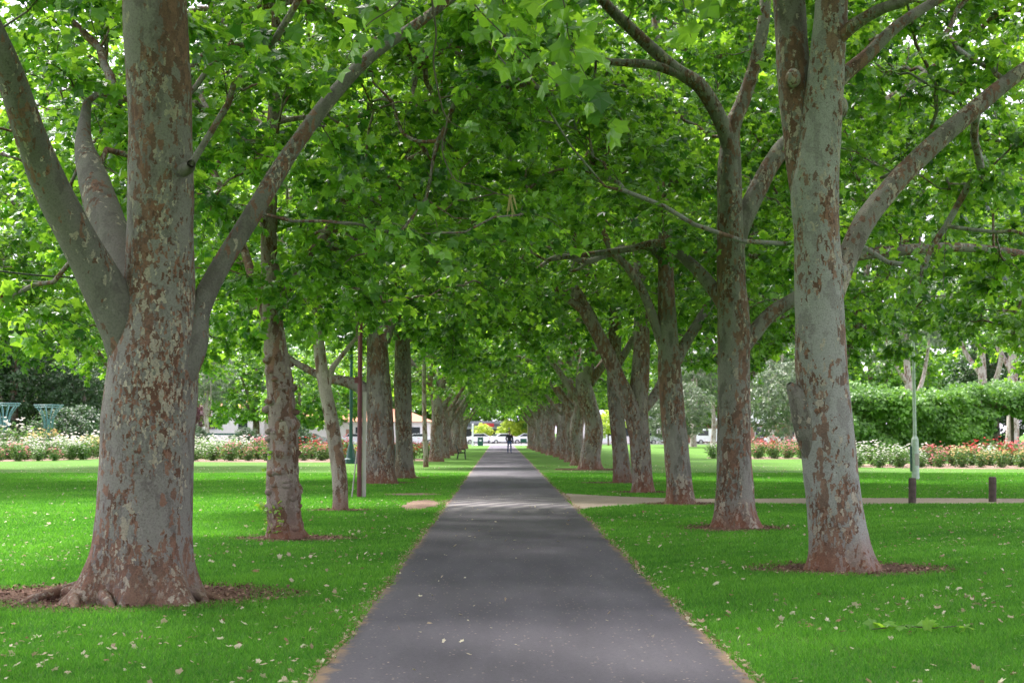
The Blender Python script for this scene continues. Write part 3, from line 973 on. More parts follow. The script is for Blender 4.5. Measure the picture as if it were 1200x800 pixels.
put_leaves(sh, np.stack([np.cos(a) * g.uniform(.22, .45, n), np.sin(a) * g.uniform(.2, .4, n), g.uniform(.1, .6, n)], -1), g.normal(size=(n, 3)) * [1, 1, .4], np.array([0, 0, 1]) + g.normal(size=(n, 3)) * .5, g.uniform(.05, .1, n), g.uniform(.6, 1, n), 0)
for zz, aa in ((1.15, 3.3), (1.35, 4.0), (1.5, 3.6), (0.95, 3.0)):
    n = 7
    put_leaves(sh, np.stack([np.cos(aa) * g.uniform(.24, .36, n), np.sin(aa) * g.uniform(.24, .36, n), zz + g.uniform(-.08, .08, n)], -1), g.normal(size=(n, 3)), np.array([0, -.3, 1]) + g.normal(size=(n, 3)) * .5, g.uniform(.04, .08, n), g.uniform(.7, 1, n), 0)
tag(sh.build('shoots', LEAF, l2), kind='stuff')

bL3 = G(399, 598)
Y = bL3[1]
limbs = [ground_fix(limb([(399, 599, 10), (399, 585, 9), (398, 560, 9), (394, 530, 8.5), (388, 490, 8), (380, 450, 7.5), (375, 415, 7), (371, 370, 6), (371, 300, 5), (375, 200, 4)], Y)),
         limb([(383, 462, 3.5), (388, 435, 3.5), (398, 420, 3), (418, 395, 2)], Y)]
avenue_tree('plane_tree', 'thin curved pale young plane tree left of the path', NROW, bL3, limbs, BARK_WHITE, 808,
            (-3.6, 31.6, 7.6), (4.6, 4.6, 4.6), nclump=210, zlow=3.2, flare=0.05, shape=1, leaf=0.15, leaf_n=13, thr_near=0, sides=20, lump=.03)
bL4 = G(448, 567)
Y = bL4[1]
limbs = [ground_fix(limb([(447, 568, 20), (446, 550, 17), (446, 520, 16), (445, 480, 15), (443, 440, 14), (442, 400, 12.5), (444, 350, 11), (450, 280, 10), (455, 180, 7), (455, 60, 4)], Y)),
         limb([(436, 478, 8), (424, 455, 8), (402, 446, 6), (380, 442, 5), (340, 420, 3.5), (300, 380, 2.5)], Y, Y + 1), limb([(448, 400, 9), (470, 340, 7), (500, 270, 5), (540, 190, 3)], Y)]
avenue_tree('plane_tree', 'thick ribbed plane tree in the left row beside the green bin housing', NROW, bL4, limbs, BARK_FAR, 909,
            (-3.6, 46.5, 9.5), (6.5, 6.0, 6.2), nclump=300, flare=0.15, shape=1, leaf=0.16, leaf_n=15, thr_near=0, sides=28, lump=.07)
bL5 = G(473, 561)
Y = bL5[1]
limbs = [ground_fix(limb([(475, 562, 12.5), (474, 540, 10.5), (473, 500, 10), (472, 460, 10), (472, 420, 9.5), (471, 380, 8), (465, 300, 7), (470, 180, 4)], Y)),
         limb([(468, 400, 6), (485, 350, 5), (510, 300, 4), (545, 240, 2.5)], Y), limb([(467, 390, 6), (450, 340, 5), (430, 290, 3)], Y)]
avenue_tree('plane_tree', 'plane tree just right of the thick ribbed one in the left row', NROW, bL5, limbs, BARK_FAR, 910,
            (-3.6, 55, 9.5), (6.4, 5.6, 6.2), nclump=260, flare=0.12, shape=1, leaf=0.19, leaf_n=12, thr_near=0, sides=20)

# --- trees carrying the rows on beside the camera, added so branches shade the foreground
for nm, lab, bx, by, sd_, r0, arms in [
    ('plane_tree', 'plane tree left of the camera with a long twig of seeds hanging into view', -4.1, 6.6, 1001, .5, [(4.2, 3.2, 6.6), (-3.5, 2.5, 7), (1.5, 5, 7.4), (2, -4, 7)]),
    ('plane_tree', 'plane tree added right of the camera for shade, trunk outside the picture', 4.8, 8.6, 1002, .42, [(-4.5, 1.0, 7.0), (3.5, 2.5, 7), (-1.5, 4, 7.4), (2, -4, 7)])]:
    L0 = [np.array([[bx, by, -.06, r0 * 1.15], [bx, by, .6, r0], [bx, by, 2.6, r0 * .9], [bx, by + .1, 4.5, r0 * .7], [bx, by, 7.5, r0 * .5], [bx, by, 12, r0 * .2]])]
    for (ax_, ay_, az_) in arms:
        L0.append(np.array([[bx, by, 3.4, r0 * .45], [bx + ax_ * .3, by + ay_ * .3, 4.6, r0 * .4], [bx + ax_ * .7, by + ay_ * .7, az_ * .88, r0 * .28], [bx + ax_, by + ay_, az_ + .6, r0 * .16]]))
    r_, _n = avenue_tree(nm, lab, NROW, (bx, by), L0, BARK, sd_, (bx, by + .4, 8.9), (6.4, 5.6, 5.2), nclump=190, zlow=4.0, flare=.2, sides=24, clump=(.6, .6, .4), mind=.8)
    if bx < 0: NEAR_LEFT = r_


# the long twig of the left tree that hangs into the top of the view, with big near leaves
def hanging(root):
    base = np.array(root.location)
    g = np.random.default_rng(31)
    tw, lf, seeds = MB(), MB(), MB()

    def run(pts, Y0, Y1, r, nleaf, lo=0.0, size=.12, spread=.10):
        Q = resample(np.array([list(P(a, b, Y0 + (Y1 - Y0) * k / (len(pts) - 1))) + [r * (1 - .7 * k / (len(pts) - 1))] for k, (a, b) in enumerate(pts)]), .06)
        Q[:, :3] -= base
        tw.tube(Q[:, :3], Q[:, 3], 5)
        if nleaf:
            i = g.integers(int(lo * len(Q)), len(Q), nleaf)
            put_leaves(lf, Q[i, :3] + g.normal(size=(nleaf, 3)) * spread, g.normal(size=(nleaf, 3)) * .6 + [0, 0, -.8], np.array([0, -.6, .7]) + g.normal(size=(nleaf, 3)) * .6, np.clip(g.normal(size, .03, nleaf), .06, .2), np.clip(g.normal(.55, .25, nleaf), 0, 1), 0)
    run([(500, -70), (506, 0), (511, 40), (508, 75), (519, 130), (524, 140), (518, 170), (522, 190), (535, 212), (560, 217), (585, 228), (600, 228)], 10.5, 10.5, .009, 0)
    run([(524, 140), (540, 150), (548, 150)], 10.5, 10.4, .004, 3, .5, .10, .03)
    run([(500, -60), (470, 0), (430, 30), (405, 70)], 10.5, 9.8, .008, 26, .2)
    run([(500, -60), (560, 10), (600, 50), (650, 95)], 10.5, 9.8, .008, 34, .2)
    run([(600, -70), (655, -10), (668, 50), (690, 95)], 10.2, 9.6, .007, 30, .2, .16)
    run([(720, -90), (790, -20), (810, 45)], 10.2, 9.8, .006, 12, .4, .15)
    run([(690, 95), (700, 125), (722, 150)], 9.6, 9.5, .003, 7, .4, .10, .04)
    run([(380, -90), (330, -30), (300, 10)], 10.5, 10, .006, 14, .3, .14)
    for k in range(7):
        a = P(600 + g.normal(0, 1.5), 228, 10.5) - base
        b_ = P(600 + g.normal(0, 7), 250 + g.normal(0, 3), 10.5) - base
        seeds.tube([a, (a + b_) / 2, b_], [.004, .007, .003], 5)
    tw.build('hanging_twig', TWIG, root)
    tag(lf.build('twig_leaves', LEAF, root), kind='stuff')
    seeds.build('seed_keys', PLAIN_SEED, root)


PLAIN_SEED = plain('seed_key', (.30, .26, .10), .8)
hanging(NEAR_LEFT)


# --- generic avenue trees further down, four patterns that the copies share
def proto_tree(seed, r0=0.39, arch=True):
    g = np.random.default_rng(seed)
    lx = g.normal(0, .15, 5)
    stem = np.array([[0, 0, -.06, r0 * 1.25], [0, 0, .5, r0 * 1.02], [lx[0], 0, 1.8, r0 * .92], [lx[1], .05, 3.4, r0 * .86], [lx[2], lx[3], 5.6, r0 * .6], [lx[3] * 2, lx[4] * 2, 8.5, r0 * .4], [lx[4] * 2, 0, 12.5, r0 * .16]])
    L = [stem]
    if arch:   # a low limb reaching over the path
        z0 = g.uniform(2.2, 3.2)
        s = g.uniform(.9, 1.15)
        L.append(np.array([[0, 0, z0, r0 * .36], [-.7 * s, .1, z0 + .55, r0 * .34], [-1.5 * s, .2, z0 + 1.6, r0 * .28], [-2.2 * s, .1, z0 + 2.4, r0 * .24], [-3.3 * s, .3, z0 + 2.9, r0 * .17], [-4.3 * s, .1, z0 + 3.0, r0 * .1]]))
    for k in range(5):
        a = k * 1.26 + g.uniform(-.4, .4)
        z0 = g.uniform(3.0, 4.8)
        c, s = math.cos(a), math.sin(a)
        rr = g.uniform(3.0, 4.4)
        L.append(np.array([[0, 0, z0, r0 * .5], [c * rr * .25, s * rr * .25, z0 + 1.3, r0 * .4], [c * rr * .6, s * rr * .6, z0 + 3.2, r0 * .3], [c * rr, s * rr, z0 + 5.4, r0 * .14]]))
    tr, cr = MB(), MB()
    for k, l in enumerate(L): trunk_tube(tr, l, seed + k, 18 if k == 0 else 9, step=.2, flare=.22 if k == 0 else 0, lump=.09)
    c = centres_in(seed, 220, (-.3, 0, 9.2), (6.3, 5.2, 6.3), 3.9, mind=.85)
    # nothing hangs right round the bole or low over the path
    c = c[(np.hypot(c[:, 0], c[:, 1]) > 1.1) | (c[:, 2] > 6)]
    c = c[~((c[:, 0] < -2.2) & (c[:, 2] < 4.3))]
    grow(seed + 3, L, c, tr, cr, leaf=.17, shape=1, leaf_n=15, twig_n=9, zmin=2.6)
    root = empty('plane_tree')
    tr.build('trunk', BARK_FAR, root, smooth=True)
    cr.build('crown', [LEAF, TWIG], root)
    return root


protos = [proto_tree(2100 + k) for k in range(4)]
used = [False] * 4
rg = np.random.default_rng(77)


def place(k, x, y, rz, s, label, group=NROW, cat='tree'):
    if not used[k]:
        used[k] = True
        r = protos[k]
        r.location = (x, y, 0); r.rotation_euler = (0, 0, rz); r.scale = (s, s, s)
    else:
        r = copy_tree(protos[k], (x, y, 0), rz, s)
    tag(r, label, cat, group)
    return r


ordn = ['sixth', 'seventh', 'eighth', 'ninth', 'tenth', 'eleventh', 'twelfth', 'thirteenth', 'fourteenth', 'fifteenth', 'sixteenth']
right_y = [(692, 550, 1.15), (680, 545, 1.0), (671, 541, 1.0), (664, 538, .95), (656, 535.2, 1.0), (648, 533, 1.0), (641, 531, 1.0), (634, 529, .9), (629, 527.4, .9), (625, 526, .8), (621.5, 525, .8)]
for k, (px, py, s) in enumerate(right_y):
    q = G(px, py)
    lab = 'stout grey plane tree with dark arching limb, nearest of the tight cluster on the right' if k == 0 else '%s plane tree from the camera in the right row, brown foot and arching limb' % ordn[k]
    place(k % 4, q[0], q[1], rg.uniform(-.5, .5), s * rg.uniform(.96, 1.04), lab)
left_y = [(511, 540.5, .95), (519, 536.5, 1.0), (525, 533.5, 1.0), (530.5, 531, 1.0), (534.5, 529, .9), (539, 527, .85), (544, 525.6, .9)]
for k, (px, py, s) in enumerate(left_y):
    q = G(px, py)
    place((k + 2) % 4, q[0], q[1], math.pi + rg.uniform(-.5, .5), s, '%s plane tree from the camera in the left row, past the thin white trunk' % ordn[k + 1])
place(1, -4.2, -2.2, 2.9, 1, 'unseen plane tree behind the camera, left of the path, added to shade the foreground')  # unseen pair continuing the rows, added to shade the foreground grass
place(3, 4.6, -.5, .2, 1, 'unseen plane tree behind the camera, right of the path, added to shade the foreground')
# thin white trunk in the left row
bq = G(499, 547)
Yq = bq[1]
avenue_tree('plane_tree', 'sixth in the left row, a very thin almost white young plane tree trunk', NROW, bq,
            [ground_fix(limb([(499, 548, 3.4), (499, 535, 3), (498, 510, 2.8), (497, 470, 2.6), (497, 420, 2), (498, 350, 1.4)], Yq))], BARK_WHITE, 911, (-3.6, Yq, 7), (3.2, 3.2, 3.6), nclump=90, zlow=4, flare=.05, shape=1, leaf=.2, thr_near=0, sides=10, leaf_n=11)

# outer trees on the lawns either side
OUT = 'plane trees standing on the lawns outside the avenue'
for k, (x, y, s, lab) in enumerate([(-12.4, 50, 1.02, 'bright leafy plane tree on the left lawn hidden behind the giant trunk'), (-18.8, 46, 1.05, 'bright leafy plane tree beyond the left edge of the picture'),
                                    (-18.0, 72, 1.1, 'plane tree on the far left lawn near the white roses'), (14.6, 33, .95, 'plane tree off the right edge whose bright crown hangs over the bollards'),
                                    (10.9, 47, .98, 'bright plane tree on the right lawn, its stem behind the leaning pale trunk'), (10.1, 62, 1.05, 'plane tree on the right lawn behind the second trunk'),
                                    (24, 58, 1.0, 'plane tree off the right edge near the vine hedge'), (-22.5, 53, 1.05, 'plane tree outside the left edge, behind the nearer bright one'), (-28, 66, 1.1, 'plane tree outside the left edge near the pink roses'), (19.5, 44, .95, 'plane tree off the right edge between the two outer ones'), (-24, 34, 1.0, 'plane tree far out on the left lawn, outside the picture edge')]):
    place(k % 4, x, y, rg.uniform(0, 6.28), s, lab, OUT)

# ------------------------------------------------------------------ background trees, each kind built once and copied
def bg_tree(kind, seed):
    g = np.random.default_rng(seed)
    tr, cr = MB(), MB()
    if kind == 'broad':
        L = [np.array([[0, 0, -.1, .45], [.1, 0, 2, .36], [0, .1, 5, .26], [.1, 0, 9, .12]])]
        for k in range(5):
            a = k * 1.3 + g.uniform(-.3, .3)
            L.append(np.array([[0, 0, 2.6 + .3 * k, .2], [math.cos(a) * 1.5, math.sin(a) * 1.5, 4.5 + .3 * k, .15], [math.cos(a) * 3.2, math.sin(a) * 3.2, 6.8 + .3 * k, .08]]))
        c = centres_in(seed, 170, (0, 0, 7), (5.2, 5.2, 4.8), 2.6, mind=.9, lump=.35)
        p = dict(leaf=.34, shape=1, leaf_n=9, twig_n=9, clump=(1.0, 1.0, .7), twigs=False); lm, bk, nm = LEAF, BARK_FAR, 'broadleaf_tree'
    elif kind == 'dark':
        L = [np.array([[0, 0, -.1, .5], [0, 0, 3, .4], [0, 0, 8, .22], [0, 0, 13, .06]])]
        c = centres_in(seed, 230, (0, 0, 7), (4.6, 4.6, 6.6), 0.8, mind=.85, lump=.3)
        p = dict(leaf=.30, shape=2, leaf_n=12, twig_n=9, clump=(.95, .95, .8), twigs=False, zmin=.8); lm, bk, nm = LEAF_DK, BARK_FAR, 'evergreen_tree'
    elif kind == 'gum':
        L = [np.array([[0, 0, -.1, .5], [.2, 0, 3, .38], [.1, .1, 7, .28], [-.3, 0, 12, .18], [-.2, 0, 17, .07]]),
             np.array([[.2, 0, 3.2, .24], [1.6, .2, 6, .18], [2.4, .1, 10, .12], [3.4, 0, 13, .06]]),
             np.array([[.1, .1, 5.5, .2], [-1.5, -.2, 8, .15], [-2.6, .1, 12, .07]])]
        c = centres_in(seed, 120, (0, 0, 12.5), (5, 5, 5.5), 5.5, mind=1.0, lump=.5, shell=1.4)
        p = dict(leaf=.30, shape=2, leaf_n=12, twig_n=8, clump=(.9, .9, .8), twigs=False, droop=1.4, zmin=6); lm, bk, nm = LEAF_GUM, BARK_GUM, 'gum_tree'
    elif kind == 'yellow':
        L = [np.array([[0, 0, -.1, .12], [.05, 0, 1, .1], [0, 0, 2.6, .05]])]
        c = centres_in(seed, 60, (0, 0, 2.7), (2.0, 2.0, 1.5), 1.2, mind=.45, lump=.3)
        p = dict(leaf=.20, shape=1, leaf_n=9, twig_n=8, clump=(.5, .5, .4), twigs=False, zmin=.9); lm, bk, nm = LEAF_YEL, BARK_FAR, 'yellow_leaved_tree'
    elif kind == 'willow':
        L = [np.array([[0, 0, -.1, .4], [.1, 0, 2, .33], [0, .1, 4.5, .2], [.1, 0, 6, .12]])]
        c = centres_in(seed, 150, (0, 0, 4.6), (4.6, 4.6, 3.3), 1.6, mind=.8, lump=.35)
        p = dict(leaf=.22, shape=2, leaf_n=14, twig_n=9, clump=(.8, .8, .7), twigs=False, droop=1.0, zmin=1.8); lm, bk, nm = LEAF_GUM, BARK_GUM, 'grey_leaved_tree'
    elif kind == 'shrub':
        L = [np.array([[0, 0, -.05, .06], [.05, 0, .5, .05], [0, 0, 1.2, .03]])]
        c = centres_in(seed, 60, (0, 0, 1.2), (1.5, 1.5, 1.1), .15, mind=.4, lump=.25)
        p = dict(leaf=.13, shape=2, leaf_n=14, twig_n=9, clump=(.4, .4, .35), twigs=False, zmin=.2); lm, bk, nm = LEAF_DK, BARK_FAR, 'shrub'
    else:
        L = [np.array([[0, 0, -.05, .1], [.05, 0, 1, .08], [0, 0, 3, .03]])]
        c = centres_in(seed, 80, (0, 0, 3.0), (2.0, 2.0, 2.6), .8, mind=.5, lump=.25)
        p = dict(leaf=.18, shape=2, leaf_n=12, twig_n=8, clump=(.5, .5, .45), twigs=False, zmin=.6); lm, bk, nm = LEAF_PURPLE, BARK_FAR, 'purple_leaved_tree'
    for k, l in enumerate(L): trunk_tube(tr, l, seed + k, 12 if k == 0 else 7, step=.5, flare=.25 if k == 0 else 0, lump=.06)
    grow(seed + 1, L, c, tr, cr, **p)
    root = empty(nm)
    tr.build('trunk', bk, root, smooth=True)
    cr.build('crown', [lm, TWIG], root)
    return root


BG = {}


def bgt(kind, px, Y, s, label, group=None):
    x = (px - 586) / FPX * Y
    rz = rg.uniform(0, 6.28)
    if kind not in BG:
        r = BG[kind] = bg_tree(kind, 3000 + len(BG) * 31)
        r.location = (x, Y, 0); r.rotation_euler = (0, 0, rz); r.scale = (s,) * 3
    else:
        r = copy_tree(BG[kind], (x, Y, 0), rz, s)
    tag(r, label, 'shrub' if kind == 'shrub' else 'tree', group)
    return r


GB = 'background trees closing the view behind the park'
for px, Y, s, lab in [(18, 128, 1.05, 'dark evergreen tree behind the left trellis frame at the picture edge'), (62, 140, 1.15, 'dark evergreen tree behind the white roses, between the trellis frames'),
                      (100, 126, .62, 'lower dark evergreen tree just left of the giant trunk'), (-50, 130, 1.1, 'dark evergreen tree beyond the left picture edge'),
                      (1168, 132, .8, 'dark evergreen tree behind the vine hedge at the right'), (460, 236, .9, 'dark evergreen tree beyond the street, left of the avenue end'), (735, 240, .8, 'dark evergreen tree beyond the street, right of the avenue end')]:
    bgt('dark', px, Y, s, lab, GB)
for k, (px, Y, s, lab) in enumerate([(215, 178, 1.0, 'broadleaf tree before the orange roofed house'), (300, 165, 1.1, 'broadleaf tree right of the orange roofed house'), (352, 150, .8, 'small broadleaf tree behind the red roses on the left'),
                      (395, 200, 1.1, 'broadleaf tree on the street side behind the thin pale trunk'), (160, 205, 1.3, 'broadleaf tree behind the giant trunk'), (250, 228, 1.4, 'tall broadleaf tree behind the orange roofed house'),
                      (330, 232, 1.5, 'tall broadleaf tree beyond the street on the left'), (430, 225, 1.4, 'tall broadleaf tree beyond the street behind the pole'), (505, 232, 1.2, 'tall broadleaf tree left of the avenue end'),
                      (545, 226, .9, 'broadleaf tree left of the grey shop building'), (590, 250, 1.6, 'tall broadleaf tree closing the end of the avenue'), (655, 240, 1.3, 'broadleaf tree right of the avenue end'), (628, 215, 1.0, 'broadleaf tree arching over the far end of the path'),
                      (720, 230, 1.2, 'broadleaf tree behind the yellow bush'), (775, 215, 1.2, 'broadleaf tree between third trunk and reddish trunk'), (825, 205, .9, 'broadleaf tree behind the white van'),
                      (880, 232, 1.4, 'tall broadleaf tree behind the white forked gum'), (950, 215, 1.3, 'broadleaf tree behind the right front trunk'), (1020, 190, 1.5, 'tall broadleaf tree behind the vine hedge'), (1090, 205, 1.6, 'tall broadleaf tree behind the pale lamp post'),
                      (1230, 180, 1.5, 'tall broadleaf tree beyond the right picture edge'), (-10, 190, 1.7, 'tall broadleaf tree behind the dark evergreens'), (90, 200, 1.7, 'tall broadleaf tree between evergreens and giant trunk'),
                      (-90, 160, 1.6, 'tall broadleaf tree beyond the left picture edge'), (1320, 160, 1.5, 'tall broadleaf tree far beyond the right picture edge')]):
    bgt('broad', px, Y, s, lab, GB)
for px, Y, s, lab in [(812, 168, .8, 'pale gum tree left of the white van'), (905, 150, .95, 'white forked gum tree behind the red roses'), (835, 172, .7, 'pale gum tree right of the white van'),
                      (1186, 108, 1.1, 'pale gum tree with two stems at the right edge'), (1150, 128, 1.2, 'pale gum tree behind the right end of the vine hedge'), (1064, 150, 1.2, 'pale gum tree behind the pale lamp post'), (935, 170, .9, 'pale gum tree hidden by the leaning front trunk'),
                      (244, 138, .55, 'short gum trunk behind the pink roses on the left'), (334, 160, .55, 'slim gum tree behind the red roses on the left')]:
    bgt('gum', px, Y, s, lab, GB)
bgt('willow', 925, 128, 1.0, 'grey green tree with drooping crown behind the red rose bed', GB)
bgt('willow', 792, 160, .9, 'grey green tree just right of the reddish trunk, far back', GB)
for px, Y, s, lab in [(596, 214, .85, 'yellow green tree at the end of the path, right of the shop'), (612, 216, .85, 'yellow green tree beyond the walker, second from the shop'), (565, 203, .7, 'small yellow green tree left of the shop'), (713, 186, 1.05, 'yellow tree behind the white van between right trunks')]:
    bgt('yellow', px, Y, s, lab)
for px, Y, s, lab in [(78, 108, 1.5, 'dark round shrub behind the white roses'), (100, 112, 1.6, 'dark shrub beside the giant trunk behind the roses'), (230, 120, 1.0, 'round green shrub behind the pink roses'), (1010, 100, 1.2, 'shrub at the left foot of the vine hedge'), (350, 128, 1.0, 'low shrub behind the red roses on the left'), (288, 124, .9, 'low shrub behind the pale pink roses')]:
    bgt('shrub', px, Y, s, lab)
bgt('purple', 224, 145, .95, 'purple leaved small tree in front of the orange roofed house')

# ------------------------------------------------------------------ flower beds
def bed_sheet(px0, px1, Y0, Y1, seed):
    x0, x1 = (px0 - 586) / FPX * (Y0 + Y1) / 2, (px1 - 586) / FPX * (Y0 + Y1) / 2
    blob_sheet('bed_soil', M_BED, (x0 + x1) / 2, (Y0 + Y1) / 2, (x1 - x0) / 2, (Y1 - Y0) / 2, 0.006, seed, wob=.05, n=120)


bed_sheet(-60, 128, 84, 104, 31)
bed_sheet(200, 520, 82, 96, 32)
bed_sheet(828, 950, 91, 100, 33)
bed_sheet(990, 1290, 67, 78, 34)
PET = {}
for nm, c in [('white', (.75, .74, .68)), ('pink', (.72, .30, .36)), ('red', (.52, .045, .06)), ('cream', (.72, .60, .32)), ('coral', (.68, .26, .25))]:
    PET[nm] = leaf_mat(nm + '_petals', tuple(x * .85 for x in c), tuple(min(.85, x * 1.1) for x in c), tuple(x * .15 for x in c), tuple(x * .2 for x in c), .7, .2)
ROSE = {}


def rose(colour, seed):
    g = np.random.default_rng(seed)
    root = empty('rose_bush')
    st, lf, fl = MB(), MB(), MB()
    tips = []
    for k in range(16):
        a = g.uniform(0, 6.28); r = g.uniform(.15, .62); h = g.uniform(.5, 1.15)
        p = np.array([[0, 0, -.02], [math.cos(a) * r * .5, math.sin(a) * r * .5, h * .55], [math.cos(a) * r, math.sin(a) * r, h]])
        st.tube(p, [.014, .01, .005], 4)
        tips.append(p)
    T = np.array(tips)
    n = 900
    i = g.integers(0, 16, n); t = g.uniform(.12, 1.0, n)[:, None]
    pos = np.where(t < .5, T[i, 0] + (T[i, 1] - T[i, 0]) * t * 2, T[i, 1] + (T[i, 2] - T[i, 1]) * (t * 2 - 1)) + g.normal(size=(n, 3)) * [.17, .17, .10]
    pos[:, 2] = np.maximum(pos[:, 2], .05)
    put_leaves(lf, pos, g.normal(size=(n, 3)), np.array([0, 0, 1.]) + g.normal(size=(n, 3)) * .7, g.uniform(.07, .15, n), g.uniform(0, 1, n), 2, wid=1.3)
    m = 64
    for k in range(m):
        i = g.integers(0, 16); c = T[i, 2] + g.normal(size=3) * [.20, .20, .13] + [0, -.05, .02]
        q = 7
        ang = np.linspace(0, 6.28, q, endpoint=False) + g.uniform(0, 1)
        ax = np.stack([np.cos(ang), np.sin(ang), g.uniform(.1, .9, q)], -1)
        put_leaves(fl, np.tile(c, (q, 1)), ax, np.tile([0, 0, 1.], (q, 1)) - ax * .3, np.full(q, g.uniform(.06, .11)), np.clip(g.normal(.5, .25, q), 0, 1), 2, wid=1.7)
    st.build('stems', TWIG, root)
    tag(lf.build('foliage', LEAF_ROSE, root), kind='stuff')
    tag(fl.build('flowers', PET[colour], root), kind='stuff')
    return root


def put_rose(colour, px, Y, s, label, group):
    x = (px - 586) / FPX * Y
    s *= .88
    if colour not in ROSE:
        r = ROSE[colour] = rose(colour, 500 + len(ROSE))
        r.location = (x, Y, 0); r.rotation_euler = (0, 0, rg.uniform(0, 6)); r.scale = (s,) * 3
    else: r = copy_tree(ROSE[colour], (x, Y, 0), rg.uniform(0, 6.28), s)
    tag(r, label, 'rose bush', group)


NTH = 'first second third fourth fifth sixth seventh eighth ninth tenth eleventh twelfth thirteenth fourteenth fifteenth'.split()


def rose_row(px0, px1, Y, step, cols, s0, s1, where, group):
    px = px0
    cnt = {}
    while px < px1:
        f = (px - px0) / (px1 - px0 + 1e-6)
        c = cols[min(len(cols) - 1, int(f * len(cols) + rg.uniform(-.5, .5)) if f > 0 else 0)]
        c = cols[0] if c is None else c
        cnt[c] = cnt.get(c, 0) + 1
        nth = NTH[cnt[c] - 1] + ' ' if cnt[c] <= len(NTH) else ''
        put_rose(c, px, Y + rg.uniform(-.5, .5), rg.uniform(s0, s1), '%s%s rose bush %s' % (nth, c, where), group)
        px += .85 * step * FPX / Y * rg.uniform(.85, 1.15)


GL = 'rose bushes in the left garden beds'
rose_row(-40, 84, 86, 1.3, ['coral', 'pink', 'white', 'pink'], .65, 1.0, 'in the front row at the left picture edge', GL)
rose_row(-40, 100, 89.5, 1.05, ['pink', 'white', 'white', 'white'], 1.0, 1.2, 'in the middle rows left of the giant trunk', GL)
rose_row(-40, 128, 94, 1.05, ['white', 'white', 'cream', 'white', 'white', 'cream'], 1.1, 1.35, 'in the back rows left of the giant trunk', GL)
rose_row(-40, 125, 99, 1.2, ['white', 'cream', 'white', 'white'], 1.2, 1.5, 'in the rearmost row, far left', GL)
rose_row(205, 500, 86, 1.35, ['white', 'white', 'pink', 'pink', 'coral', 'red', 'red', 'red'], .65, 1.05, 'in the front row between the left trunks', GL)
rose_row(205, 520, 90, 1.2, ['white', 'white', 'pink', 'red', 'red', 'coral', 'red'], 1.05, 1.25, 'in the back row between the left trunks', GL)
rose_row(205, 330, 93, 1.2, ['white', 'white', 'pink'], 1.15, 1.3, 'in the rearmost row right of the giant trunk', GL)
GR = 'rose bushes in the right garden beds'
rose_row(836, 850, 94, 1.1, ['white'], .9, 1.0, 'left of the second right trunk', GR)
rose_row(888, 950, 93, 1.1, ['pink', 'coral', 'pink', 'coral'], .75, 1.0, 'in the small bed left of the leaning trunk', GR)
rose_row(888, 950, 96, 1.1, ['coral', 'red', 'pink'], 1.1, 1.25, 'at the back of the small bed left of the leaning trunk', GR)
rose_row(1003, 1260, 69.5, 1.15, ['white', 'white', 'pink', 'cream', 'cream', 'white'], .65, .95, 'in the front row before the vine hedge', GR)
rose_row(1003, 1260, 72.5, 1.1, ['white', 'white', 'coral', 'white', 'red', 'coral'], .8, 1.1, 'in the back row before the vine hedge', GR)
rose_row(1150, 1260, 75.5, 1.1, ['red', 'coral', 'red'], 1.1, 1.3, 'in the rearmost row at the right edge', GR)

# climbing rose frames: flared teal trellis baskets on a post
TEAL = plain('teal_paint', (.07, .20, .20), .5, var=.15)
for px, Y, h, lab in [(8, 92, 3.5, 'teal flared rose trellis at the left picture edge'), (59, 95, 3.45, 'teal flared rose trellis left of the giant trunk')]:
    x = (px - 586) / FPX * Y
    root = empty('rose_trellis', (x, Y, 0)); tag(root, lab, 'trellis', 'teal rose trellises')
    ps = MB(); ps.tube([[0, 0, -.05], [0, 0, h - .9]], [.09, .09], 8); ps.build('post', TEAL, root, True)
    for k in range(12):
        a = k * math.pi / 6
        rb = MB()
        t = np.linspace(0, 1, 7)
        r = .28 + .62 * t ** 2.6
        rb.tube(np.stack([np.cos(a) * r, np.sin(a) * r, h - 1.5 + 1.5 * t - .06 * t], -1), .028, 5)
        rb.build('rib', TEAL, root, True)
    for zz, rr in ((h, .92), (h - .14, .84)):
        rb = MB(); th = np.linspace(0, 2 * math.pi, 25)
        rb.tube(np.stack([np.cos(th) * rr, np.sin(th) * rr, 0 * th + zz], -1), .03, 5, caps=False)
        rb.build('ring', TEAL, root, True)
for px, Y, c, lab in [(10, 91.5, 'white', 'tall white climbing rose on the trellis at the left edge'), (58, 94.5, 'cream', 'tall cream climbing rose below the second teal trellis')]:
    put_rose(c, px, Y, 2.15 if px < 30 else 1.75, lab, None)

# ------------------------------------------------------------------ vine covered pergola behind the right roses
vy0, vy1 = 86.0, 90.0
vx0, vx1 = (992 - 586) / FPX * 88, (1300 - 586) / FPX * 88
root = empty('vine_pergola', ((vx0 + vx1) / 2, 88, 0))
tag(root, 'long pergola smothered in green vines behind the right rose bed', 'pergola')
WOODP = plain('weathered_timber', (.13, .10, .08), .85, var=.3, scale=6)
hx = (vx1 - vx0) / 2
xo = (1150 - 586) / FPX * 88 - (vx0 + vx1) / 2     # the vines hang to the ground left of here, beyond it one sees under
for xx in np.linspace(-hx, hx, 7):
    for yy in (-1.6, 1.6):
        mb = MB(); mb.box((xx, yy, 1.55), (.2, .2, 3.2)); mb.build('post', WOODP, root)
for yy in (-1.6, 1.6):
    mb = MB(); mb.box((0, yy, 3.25), (2 * hx + .6, .16, .24)); mb.build('beam', WOODP, root)
for xx in np.linspace(-hx, hx, 18):
    mb = MB(); mb.box((xx, 0, 3.46), (.1, 4.2, .16)); mb.build('rafter', WOODP, root)
g = np.random.default_rng(66)
vn = Noise(88)
n = 60000
X = g.uniform(-hx - .4, hx + .4, n)
